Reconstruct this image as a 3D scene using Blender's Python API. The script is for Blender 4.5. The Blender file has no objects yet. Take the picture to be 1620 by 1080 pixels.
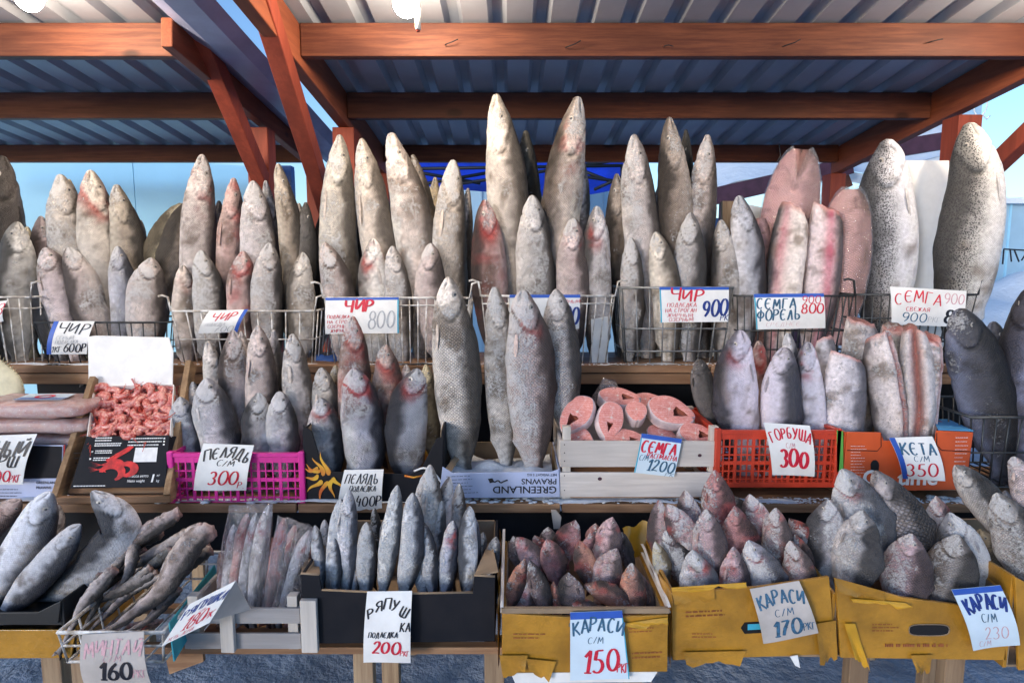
import bpy, bmesh, math, random
import numpy as np
from mathutils import Vector, Matrix
R = math.radians
SC = bpy.context.scene
COL = SC.collection
random.seed(7)

# ------------------------------------------------------------------ camera
FPX, CXP, CYP, CAMZ = 1000.0, 810.0, 540.0, 1.6
PITCH = math.atan(120 / FPX)
cam_d = bpy.data.cameras.new('camera')
cam = bpy.data.objects.new('camera', cam_d); COL.objects.link(cam)
cam.location = (0, 0, CAMZ); cam.rotation_euler = (R(90) - PITCH, 0, 0)
cam_d.sensor_width = 36; cam_d.lens = FPX / 1620 * 36
cam_d.clip_start = 0.05; cam_d.clip_end = 2000
SC.camera = cam
# ------------------------------------------------------------------ sky, sun, exposure
SUN_EL, SUN_ROT = R(8), R(218)
w = bpy.data.worlds.new('World'); SC.world = w; w.use_nodes = True
nt = w.node_tree; bg = nt.nodes['Background']
sky = nt.nodes.new('ShaderNodeTexSky'); sky.sky_type = 'NISHITA'; sky.sun_disc = False
sky.sun_elevation = SUN_EL; sky.sun_rotation = SUN_ROT
sky.ozone_density = 2.2; sky.dust_density = 1.0; sky.air_density = 1.0
tint = nt.nodes.new('ShaderNodeMix'); tint.data_type = 'RGBA'; tint.blend_type = 'MULTIPLY'; tint.inputs[0].default_value = 1
tint.inputs[7].default_value = (.84, .95, 1.16, 1)      # cold winter dusk
nt.links.new(sky.outputs[0], tint.inputs[6]); nt.links.new(tint.outputs[2], bg.inputs[0]); bg.inputs[1].default_value = 0.135
sd = bpy.data.lights.new('sun', 'SUN'); sd.energy = 0.6; sd.angle = R(10); sd.color = (0.74, 0.82, 1.0)
sun = bpy.data.objects.new('sun', sd); COL.objects.link(sun)
_sv = Vector((math.sin(SUN_ROT)*math.cos(SUN_EL), math.cos(SUN_ROT)*math.cos(SUN_EL), math.sin(SUN_EL)))
sun.rotation_euler = _sv.to_track_quat('Z', 'Y').to_euler()
SC.view_settings.view_transform = 'Standard'; SC.view_settings.look = 'None'
SC.view_settings.exposure = 1.28; SC.view_settings.gamma = 1
BULB = 145.0

# ------------------------------------------------------------------ helpers
cp, sp = math.cos(PITCH), math.sin(PITCH)
def P(px, py, Y):
    xr = (px - CXP) / FPX; yr = (CYP - py) / FPX
    dy = cp + yr * sp; dz = -sp + yr * cp
    return Vector((xr * Y / dy, Y, CAMZ + dz * Y / dy))
def mpp(Y): return Y / FPX

def tag(o, label=None, cat=None, group=None, kind=None):
    if label: o['label'] = label
    if cat: o['category'] = cat
    if group: o['group'] = group
    if kind: o['kind'] = kind
    return o
def thing(name, label, cat, loc=(0, 0, 0), group=None):
    o = bpy.data.objects.new(name, None); COL.objects.link(o); o.location = loc
    o.empty_display_size = 0.05
    return tag(o, label, cat, group)
def rootloc(o):
    v = Vector((0, 0, 0))
    while o is not None:
        v = v + o.location; o = o.parent
    return v

class MB:
    def __init__(s): s.v = []; s.f = []; s.m = []; s.sm = []
    def face(s, idx, m=0, smooth=False): s.f.append(tuple(idx)); s.m.append(m); s.sm.append(smooth)
    def add(s, pts): 
        n = len(s.v); s.v.extend([tuple(p) for p in pts]); return n
    def hexa(s, p, m=0):
        n = s.add(p)
        for q in ((0,3,2,1),(4,5,6,7),(0,1,5,4),(1,2,6,5),(2,3,7,6),(3,0,4,7)): s.face([n+i for i in q], m)
    def box(s, x0, x1, y0, y1, z0, z1, m=0):
        s.hexa([(x0,y0,z0),(x1,y0,z0),(x1,y1,z0),(x0,y1,z0),(x0,y0,z1),(x1,y0,z1),(x1,y1,z1),(x0,y1,z1)], m)
    def beam(s, a, b, w, h, up=(0,0,1), m=0):
        a = Vector(a); b = Vector(b); d = (b-a).normalized(); u = Vector(up)
        r = d.cross(u).normalized(); u = r.cross(d).normalized()
        p = []
        for c in (a, b):
            for (i, j) in ((-1,-1),(1,-1),(1,1),(-1,1)): p.append(c + r*(i*w/2) + u*(j*h/2))
        n = s.add(p)
        for q in ((0,1,2,3),(7,6,5,4),(0,4,5,1),(1,5,6,2),(2,6,7,3),(3,7,4,0)): s.face([n+i for i in q], m)
    def tube(s, pts, r, n=6, m=0, closed=False):
        pts = [Vector(p) for p in pts]; k = len(pts); base = len(s.v)
        for i, p in enumerate(pts):
            if closed: d = pts[(i+1)%k] - pts[i-1]
            else: d = pts[min(i+1,k-1)] - pts[max(i-1,0)]
            d.normalize()
            u = Vector((0,0,1)) if abs(d.z) < .9 else Vector((0,1,0))
            a = d.cross(u).normalized(); b = a.cross(d)
            rr = r[i] if isinstance(r, (list, tuple)) else r
            s.add([p + a*(rr*math.cos(2*math.pi*j/n)) + b*(rr*math.sin(2*math.pi*j/n)) for j in range(n)])
        for i in range(k if closed else k-1):
            for j in range(n):
                i2 = (i+1) % k
                s.face([base+i*n+j, base+i*n+(j+1)%n, base+i2*n+(j+1)%n, base+i2*n+j], m, True)
        if not closed:
            s.face([base+j for j in range(n)][::-1], m); s.face([base+(k-1)*n+j for j in range(n)], m)
    def prism(s, pts, off, m=0, mside=None):
        pts = [Vector(p) for p in pts]; off = Vector(off); k = len(pts)
        n = s.add(pts); n2 = s.add([p+off for p in pts])
        s.face([n+i for i in range(k)], m); s.face([n2+i for i in range(k)][::-1], m)
        for i in range(k): s.face([n+i, n2+i, n2+(i+1)%k, n+(i+1)%k], m if mside is None else mside)
    def grid(s, fn, nu, nv, m=0, smooth=True):
        n = s.add([fn(i/nu, j/nv) for j in range(nv+1) for i in range(nu+1)])
        for j in range(nv):
            for i in range(nu):
                a = n+j*(nu+1)+i
                s.face([a, a+1, a+nu+2, a+nu+1], m, smooth)
    def lathe(s, c, prof, n=16, m=0):
        c = Vector(c); b = len(s.v)
        for (r, z) in prof: s.add([c + Vector((r*math.cos(2*math.pi*j/n), r*math.sin(2*math.pi*j/n), z)) for j in range(n)])
        for i in range(len(prof)-1):
            for j in range(n): s.face([b+i*n+j, b+i*n+(j+1)%n, b+(i+1)*n+(j+1)%n, b+(i+1)*n+j], m, True)
        s.face([b+j for j in range(n)][::-1], m); s.face([b+(len(prof)-1)*n+j for j in range(n)], m)
    def build(s, name, mats, parent=None, loc=None, bevel=0):
        if not isinstance(mats, (list, tuple)): mats = [mats]
        if parent is not None: o0 = rootloc(parent)
        elif loc is not None: o0 = Vector(loc)
        else: o0 = Vector((0,0,0))
        me = bpy.data.meshes.new(name)
        me.from_pydata([(a-o0.x, b-o0.y, c-o0.z) for a, b, c in s.v], [], s.f)
        for mt in mats: me.materials.append(mt)
        me.polygons.foreach_set('material_index', s.m); me.polygons.foreach_set('use_smooth', s.sm)
        me.update()
        bm = bmesh.new(); bm.from_mesh(me)
        bmesh.ops.recalc_face_normals(bm, faces=bm.faces); bm.to_mesh(me); bm.free()
        o = bpy.data.objects.new(name, me); COL.objects.link(o)
        if parent is not None: o.parent = parent
        else: o.location = o0
        if bevel:
            b = o.modifiers.new('bevel', 'BEVEL'); b.width = bevel; b.segments = 2; b.limit_method = 'ANGLE'; b.angle_limit = R(40)
        return o

# ---- value noise
def vnoise(p, seed=0):
    p = np.asarray(p, float); i = np.floor(p).astype(np.int64); f = p - i; f = f*f*(3-2*f)
    def h(dx, dy, dz):
        x = (i[:,0]+dx).astype(np.uint64); y = (i[:,1]+dy).astype(np.uint64); z = (i[:,2]+dz).astype(np.uint64)
        n = (x*np.uint64(374761393) + y*np.uint64(668265263) + z*np.uint64(2147483647) + np.uint64(seed*974711+17)) & np.uint64(0xffffffff)
        n = ((n ^ (n >> np.uint64(13))) * np.uint64(1274126177)) & np.uint64(0xffffffff)
        n = ((n ^ (n >> np.uint64(16))) * np.uint64(2246822519)) & np.uint64(0xffffffff)
        return ((n ^ (n >> np.uint64(15))) & np.uint64(0xffff)).astype(float)/65535
    r = 0
    for dx in (0,1):
        for dy in (0,1):
            for dz in (0,1):
                wt = (f[:,0] if dx else 1-f[:,0])*(f[:,1] if dy else 1-f[:,1])*(f[:,2] if dz else 1-f[:,2])
                r = r + wt*h(dx,dy,dz)
    return r*2-1
def fbm(p, seed=0, o=3):
    r = 0; a = 1; t = 0
    for k in range(o): r = r + a*vnoise(np.asarray(p)*2**k, seed+k*31); t += a; a *= .5
    return r/t
def sstep(a, b, x): 
    t = np.clip((x-a)/(b-a), 0, 1); return t*t*(3-2*t)

# ------------------------------------------------------------------ materials
def nodes_of(name):
    m = bpy.data.materials.new(name); m.use_nodes = True
    return m, m.node_tree, m.node_tree.nodes['Principled BSDF']
def L(nt, a, b): nt.links.new(a, b)
def N(nt, t, **kw):
    n = nt.nodes.new(t)
    for k, v in kw.items(): setattr(n, k, v)
    return n
def mixc(nt, fac, a, b, mode='MIX'):
    n = N(nt, 'ShaderNodeMix', data_type='RGBA', blend_type=mode)
    for s, v in ((n.inputs[0], fac), (n.inputs[6], a), (n.inputs[7], b)):
        if hasattr(v, 'links'): L(nt, v, s)
        elif isinstance(v, (int, float)): s.default_value = v
        else: s.default_value = (*v, 1) if len(v) == 3 else v
    return n.outputs[2]
def math_(nt, op, a, b=0.0, clamp=False):
    n = N(nt, 'ShaderNodeMath', operation=op); n.use_clamp = clamp
    for s, v in ((n.inputs[0], a), (n.inputs[1], b)):
        if hasattr(v, 'links'): L(nt, v, s)
        else: s.default_value = v
    return n.outputs[0]
def mrange(nt, x, a, b, c=0.0, d=1.0):
    n = N(nt, 'ShaderNodeMapRange'); n.interpolation_type = 'SMOOTHSTEP'
    L(nt, x, n.inputs[0])
    for i, v in enumerate((a, b, c, d)): 
        if hasattr(v, 'links'): L(nt, v, n.inputs[i+1])
        else: n.inputs[i+1].default_value = v
    return n.outputs[0]
def noise(nt, vec, scale, detail=4, rough=.6):
    n = N(nt, 'ShaderNodeTexNoise'); L(nt, vec, n.inputs['Vector'])
    n.inputs['Scale'].default_value = scale; n.inputs['Detail'].default_value = detail; n.inputs['Roughness'].default_value = rough
    return n.outputs[0]
def objco(nt, scale=(1,1,1)):
    tc = N(nt, 'ShaderNodeTexCoord'); mp = N(nt, 'ShaderNodeMapping'); L(nt, tc.outputs['Object'], mp.inputs[0])
    mp.inputs['Scale'].default_value = scale
    oi = N(nt, 'ShaderNodeObjectInfo'); v = N(nt, 'ShaderNodeVectorMath', operation='ADD')
    L(nt, mp.outputs[0], v.inputs[0])
    m = math_(nt, 'MULTIPLY', oi.outputs['Random'], 17.0); L(nt, m, v.inputs[1])
    return v.outputs[0]
def bump(nt, b, h, strength=.4, dist=.003):
    n = N(nt, 'ShaderNodeBump'); n.inputs['Strength'].default_value = strength; n.inputs['Distance'].default_value = dist
    L(nt, h, n.inputs['Height']); L(nt, n.outputs[0], b.inputs['Normal'])
def simple(name, col, rough=.6, var=.25, scale=12, bstr=.2, metal=0, bdist=.003, spec=.4, stretch=(1,1,1), col2=None, detail=5):
    m, nt, b = nodes_of(name); v = objco(nt, stretch)
    n = noise(nt, v, scale, detail)
    c2 = col2 or tuple(x*(1-var) for x in col)
    c1 = tuple(min(1, x*(1+var*.4)) for x in col)
    L(nt, mixc(nt, mrange(nt, n, .3, .7), c2, c1), b.inputs['Base Color'])
    b.inputs['Roughness'].default_value = rough; b.inputs['Metallic'].default_value = metal
    b.inputs['Specular IOR Level'].default_value = spec
    if bstr:
        n2 = noise(nt, v, scale*6, 4); bump(nt, b, n2, bstr, bdist)
    return m
def wood(name, c_dark, c_light, axis=0, rough=.6, gscale=14, spec=.3, grime=None):
    m, nt, b = nodes_of(name)
    st = [1,1,1]; st[axis] = .06
    v = objco(nt, st); g = noise(nt, v, gscale*4, 6, .7)
    st2 = [1,1,1]; st2[axis] = .25
    v2 = objco(nt, st2); big = noise(nt, v2, 5, 3)
    vk = objco(nt, tuple([.5 if i == axis else 1 for i in range(3)]))
    vo = N(nt, 'ShaderNodeTexVoronoi'); L(nt, vk, vo.inputs['Vector']); vo.inputs['Scale'].default_value = 4.5
    kn = mrange(nt, vo.outputs['Distance'], .05, .12, 1, 0)
    c = mixc(nt, mrange(nt, g, .3, .72), c_dark, c_light)
    c = mixc(nt, mrange(nt, big, .35, .68, 0, .75), c, tuple(x*.6 for x in c_dark))
    c = mixc(nt, math_(nt, 'MULTIPLY', kn, .9), c, tuple(x*.35 for x in c_dark))
    if grime:
        gr = noise(nt, objco(nt), 9, 6, .7); c = mixc(nt, mrange(nt, gr, .55, .75, 0, .7), c, grime)
    L(nt, c, b.inputs['Base Color']); b.inputs['Roughness'].default_value = rough
    b.inputs['Specular IOR Level'].default_value = spec
    bump(nt, b, g, .25, .002)
    return m

def fish_material():
    m, nt, b = nodes_of('fish_skin')
    pat = N(nt, 'ShaderNodeAttribute', attribute_name='pat'); msk = N(nt, 'ShaderNodeAttribute', attribute_name='msk')
    suv = N(nt, 'ShaderNodeAttribute', attribute_name='suv')
    sep = N(nt, 'ShaderNodeSeparateColor'); L(nt, msk.outputs['Color'], sep.inputs[0])
    sR, fG, wB = sep.outputs; spot = msk.outputs['Alpha']
    v = objco(nt)
    n1 = noise(nt, v, 62, 7, .74); n2 = noise(nt, v, 26, 7, .72); n3 = noise(nt, v, 330, 3, .6); n4 = noise(nt, v, 130, 4, .65)
    c = mixc(nt, math_(nt, 'SUBTRACT', 1.0, math_(nt, 'MULTIPLY', wB, .8)), pat.outputs['Color'], mixc(nt, mrange(nt, n1, .28, .72), (.55,.535,.53), (1.2,1.2,1.2)), 'MULTIPLY')
    c = mixc(nt, mrange(nt, n4, .52, .68, 0, .42), c, mixc(nt, .5, c, (.03,.028,.03)))
    vo = N(nt, 'ShaderNodeTexVoronoi', voronoi_dimensions='2D', feature='DISTANCE_TO_EDGE'); L(nt, suv.outputs['Vector'], vo.inputs['Vector'])
    vo.inputs['Scale'].default_value = 1; vo.inputs['Randomness'].default_value = .3
    d = vo.outputs['Distance']
    edge = math_(nt, 'MULTIPLY', mrange(nt, d, .04, .34, 1, 0), sR)
    c = mixc(nt, math_(nt, 'MULTIPLY', edge, .8), c, mixc(nt, .82, c, (.02,.018,.018)))
    vs = N(nt, 'ShaderNodeTexVoronoi'); L(nt, v, vs.inputs['Vector']); vs.inputs['Scale'].default_value = 165
    sp_ = math_(nt, 'MULTIPLY', mrange(nt, vs.outputs['Distance'], .34, .5, 1, 0), mrange(nt, spot, .1, .8))
    c = mixc(nt, sp_, c, (.018,.018,.022))
    thr = math_(nt, 'SUBTRACT', .80, math_(nt, 'MULTIPLY', fG, .46))
    ff = mrange(nt, math_(nt, 'ADD', math_(nt, 'MULTIPLY', n2, .5), math_(nt, 'MULTIPLY', n4, .5)), thr, math_(nt, 'ADD', thr, .13))
    ff = math_(nt, 'MULTIPLY', ff, mrange(nt, n3, .25, .6, .45, 1))
    c = mixc(nt, math_(nt, 'MULTIPLY', ff, .8), c, (.74,.74,.76))
    L(nt, c, b.inputs['Base Color'])
    ro = math_(nt, 'SUBTRACT', .58, math_(nt, 'MULTIPLY', wB, .34)); ro = math_(nt, 'ADD', ro, math_(nt, 'MULTIPLY', ff, .2), True)
    L(nt, ro, b.inputs['Roughness']); b.inputs['Specular IOR Level'].default_value = .34
    h = math_(nt, 'ADD', math_(nt, 'MULTIPLY', mrange(nt, d, 0, .35), math_(nt, 'MULTIPLY', sR, .55)), math_(nt, 'MULTIPLY', n4, .9))
    h = math_(nt, 'ADD', h, math_(nt, 'MULTIPLY', n3, math_(nt, 'ADD', .15, math_(nt, 'MULTIPLY', ff, .6))))
    h = math_(nt, 'ADD', h, math_(nt, 'MULTIPLY', ff, .5))
    bump(nt, b, h, .9, .005)
    return m
def film_material(name='clear_film', base=.04, gl=.42, blend=.35):
    m = bpy.data.materials.new(name); m.use_nodes = True; nt = m.node_tree
    nt.nodes.remove(nt.nodes['Principled BSDF']); out = nt.nodes['Material Output']
    v = objco(nt); n = noise(nt, v, 42, 5, .65); n2 = noise(nt, objco(nt, (1, 1, .25)), 90, 3)
    bp = N(nt, 'ShaderNodeBump'); bp.inputs['Strength'].default_value = 1.0; bp.inputs['Distance'].default_value = .02
    L(nt, math_(nt, 'ADD', n, math_(nt, 'MULTIPLY', n2, .5)), bp.inputs['Height'])
    tr = N(nt, 'ShaderNodeBsdfTransparent'); g = N(nt, 'ShaderNodeBsdfGlossy'); g.inputs['Roughness'].default_value = .09
    g.inputs['Color'].default_value = (.95,.95,1,1)
    df = N(nt, 'ShaderNodeBsdfDiffuse'); df.inputs['Color'].default_value = (.75,.76,.8,1)
    L(nt, bp.outputs[0], g.inputs['Normal']); L(nt, bp.outputs[0], df.inputs['Normal'])
    lw = N(nt, 'ShaderNodeLayerWeight'); lw.inputs[0].default_value = blend; L(nt, bp.outputs[0], lw.inputs['Normal'])
    fac = math_(nt, 'ADD', math_(nt, 'MULTIPLY', lw.outputs['Fresnel'], gl), .06, True)
    m1 = N(nt, 'ShaderNodeMixShader'); m1.inputs[0].default_value = base; L(nt, tr.outputs[0], m1.inputs[1]); L(nt, df.outputs[0], m1.inputs[2])
    m2 = N(nt, 'ShaderNodeMixShader'); L(nt, fac, m2.inputs[0]); L(nt, m1.outputs[0], m2.inputs[1]); L(nt, g.outputs[0], m2.inputs[2])
    L(nt, m2.outputs[0], out.inputs['Surface'])
    return m
def flesh_material(name, c1, c2, c3):
    m, nt, b = nodes_of(name); v = objco(nt)
    wv = N(nt, 'ShaderNodeTexWave'); wv.wave_type = 'RINGS'; L(nt, v, wv.inputs['Vector'])
    tc = N(nt, 'ShaderNodeTexCoord'); L(nt, tc.outputs['Object'], wv.inputs['Vector'])
    wv.inputs['Scale'].default_value = 42; wv.inputs['Distortion'].default_value = 5; wv.inputs['Detail'].default_value = 3; wv.inputs['Detail Scale'].default_value = 6
    n = noise(nt, v, 90, 5)
    c = mixc(nt, mrange(nt, n, .3, .7), c1, c2)
    c = mixc(nt, mrange(nt, wv.outputs['Color'], .72, .98, 0, .5), c, c3)
    n2 = noise(nt, v, 45, 6, .7); c = mixc(nt, mrange(nt, n2, .55, .7, 0, .35), c, (.75,.7,.7))
    L(nt, c, b.inputs['Base Color']); b.inputs['Roughness'].default_value = .45
    bump(nt, b, n, .3, .002)
    return m
def emit(name, col, s):
    m, nt, b = nodes_of(name)
    b.inputs['Base Color'].default_value = (*col, 1); b.inputs['Emission Color'].default_value = (*col, 1); b.inputs['Emission Strength'].default_value = s
    return m

M = {}
M['fish'] = fish_material()
M['eye'] = simple('fish_eye', (.07,.07,.075), .15, spec=.8, bstr=0)
M['eyering'] = simple('eye_ring', (.42,.38,.34), .3, bstr=0)
M['film'] = film_material()
M['bag'] = film_material('bag_film', .0, 1.0, .12)
M['beam'] = wood('stained_beam', (.10,.030,.019), (.215,.075,.040), 0)
M['beamy'] = wood('stained_rafter', (.22,.06,.03), (.34,.10,.045), 1)
M['beamz'] = wood('stained_post', (.25,.05,.03), (.36,.075,.04), 2)
M['plank'] = wood('bare_plank', (.23,.12,.065), (.42,.25,.14), 0)
M['planky'] = wood('bare_plank_deep', (.25,.15,.08), (.45,.3,.17), 1)
M['plankz'] = wood('bare_plank_upright', (.25,.16,.1), (.45,.32,.2), 2)
M['slat'] = wood('pale_slat', (.52,.47,.44), (.68,.62,.58), 0)
M['slatg'] = wood('grey_slat', (.36,.34,.34), (.52,.5,.5), 0, grime=(.2,.19,.2))
M['slatz'] = wood('pale_slat_upright', (.5,.46,.42), (.66,.6,.55), 2)
M['roof'] = simple('roof_metal', (.36,.40,.47), .42, .12, 3, .05, metal=.15)
M['gutter'] = simple('gutter_metal', (.28,.32,.5), .45, .2, 4, .1, metal=.2)
M['white'] = simple('white_card', (.8,.79,.78), .6, .16, 7, .06)
M['whitep'] = simple('white_paint', (.78,.78,.77), .4, .05, 20, .03)
M['greycard'] = simple('worn_card', (.50,.45,.42), .75, .2, 9, .1)
M['palecard'] = simple('pale_blue_card', (.60,.72,.82), .6, .08, 9, .05)
M['bluestrip'] = simple('blue_strip', (.03,.10,.45), .5, .15, 15, .05)
M['cyanedge'] = simple('cyan_strip', (.05,.38,.55), .5, .1, 15, .05)
M['ink_red'] = simple('red_ink', (.62,.02,.05), .5, .35, 120, 0)
M['ink_faintred'] = simple('faded_red_ink', (.62,.36,.40), .6, .2, 120, 0)
M['ink_black'] = simple('black_ink', (.012,.012,.02), .5, .3, 120, 0)
M['ink_blue'] = simple('blue_ink', (.015,.04,.22), .5, .4, 120, 0)
M['ink_teal'] = simple('teal_ink', (.05,.14,.24), .5, .5, 120, 0)
M['ink_grey'] = simple('grey_ink', (.42,.43,.46), .6, .2, 120, 0)
M['wirew'] = simple('white_wire', (.72,.72,.72), .35, .3, 30, .1, col2=(.3,.25,.2))
M['wired'] = simple('dark_wire', (.06,.065,.07), .4, .4, 30, .1, metal=.5)
M['wireg'] = simple('grey_wire', (.25,.26,.27), .4, .4, 30, .1, metal=.5)
M['pinkpl'] = simple('pink_plastic', (.62,.03,.28), .35, .15, 8, .05)
M['redpl'] = simple('red_plastic', (.5,.045,.02), .4, .2, 8, .05)
M['blackcb'] = simple('black_card', (.007,.008,.012), .6, .3, 9, .06, col2=(.014,.014,.018), spec=.15)
M['kraft'] = simple('kraft_card', (.28,.2,.13), .8, .25, 10, .1)
M['yellowtape'] = simple('yellow_tape', (.42,.205,.022), .3, .35, 7, .5, bdist=.006, spec=.6)
M['yellow2'] = simple('bright_tape', (.55,.29,.02), .3, .2, 9, .3, bdist=.004, spec=.6)
M['orangecb'] = simple('orange_card', (.56,.085,.02), .55, .15, 7, .05)
M['greencb'] = simple('green_card', (.10,.35,.06), .6, .1, 9, .05)
M['bluecb'] = simple('blue_card', (.06,.28,.55), .6, .1, 9, .05)
M['tealcb'] = simple('teal_card', (.03,.28,.36), .55, .15, 9, .05)
M['palebluecb'] = simple('pale_box', (.42,.47,.66), .6, .12, 7, .06)
M['redcb'] = simple('red_card', (.5,.03,.03), .6, .1, 9, .05)
M['flame'] = simple('flame_print', (.6,.36,.03), .5, .4, 20, 0, col2=(.5,.1,.02))
M['printw'] = simple('white_print', (.75,.75,.76), .6, .1, 60, 0)
M['printk'] = simple('black_print', (.015,.015,.02), .6, .1, 60, 0)
M['printr'] = simple('red_print', (.6,.02,.015), .4, .5, 35, 0)
M['cloth'] = simple('shade_black', (.008,.008,.01), .9, .3, 9, .2)  # near-black standing in for deep shade behind the shelves and inside cut holes
M['tarp'] = simple('blue_tarp', (.008,.045,.55), .45, .4, 3, .3, bdist=.02)
M['black'] = simple('black_metal', (.012,.013,.02), .5, .3, 9, .1)
M['purple'] = simple('dark_stall_wood', (.07,.025,.045), .6, .3, 9, .1)
M['bluepole'] = simple('blue_pole', (.04,.10,.26), .5, .3, 9, .1)
M['cyanwall'] = simple('pale_blue_board', (.40,.71,.86), .7, .05, 2, .05)
M['cladding'] = simple('white_cladding', (.44,.64,.74), .7, .08, 2, .05)
M['cladblue'] = simple('blue_cladding', (.38,.55,.66), .7, .08, 2, .05)
M['snow'] = simple('snow_surface', (.82,.85,.88), .8, .08, 2.2, .6, bdist=.03)
M['snowd'] = simple('trodden_snow', (.36,.39,.46), .85, .35, 3.5, .9, bdist=.04)
M['frost'] = simple('frost_crust', (.72,.75,.8), .8, .15, 30, .8, bdist=.006)
M['pillar'] = simple('pillar_blue', (.32,.50,.66), .6, .05, 3, .05)
M['flesh'] = flesh_material('salmon_flesh', (.60,.19,.165), (.70,.29,.25), (.80,.50,.46))
M['steakskin'] = simple('steak_skin', (.74,.60,.60), .5, .2, 22, .3, col2=(.45,.38,.42))
M['bone'] = simple('fish_bone', (.72,.6,.55), .5, .1, 30, .1)
M['cavity'] = simple('steak_cavity', (.3,.09,.06), .5, .4, 40, .2)
M['shrimp'] = simple('shrimp_shell', (.42,.05,.04), .22, .35, 110, .2, col2=(.70,.34,.29), spec=.8)
M['shrimpleg'] = simple('shrimp_feeler', (.55,.06,.04), .4, .2, 40, 0)
M['pack'] = simple('packed_shrimp', (.55,.30,.26), .25, .3, 40, .5, col2=(.66,.5,.48), spec=.6)
M['dry'] = simple('dark_tray', (.015,.017,.02), .5, .3, 9, .1)
M['bulb'] = emit('glowing_bulb', (1, .80, .58), BULB)
M['socket'] = simple('lamp_socket', (.7,.68,.62), .4, .1, 20, 0)
M['cord'] = simple('lamp_cord', (.05,.05,.05), .5, .1, 20, 0)
M['redtip'] = simple('socket_tip', (.4,.06,.03), .5, .1, 20, 0)
M['bluerag'] = simple('blue_cloth', (.06,.14,.40), .8, .2, 9, .3)

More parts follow.
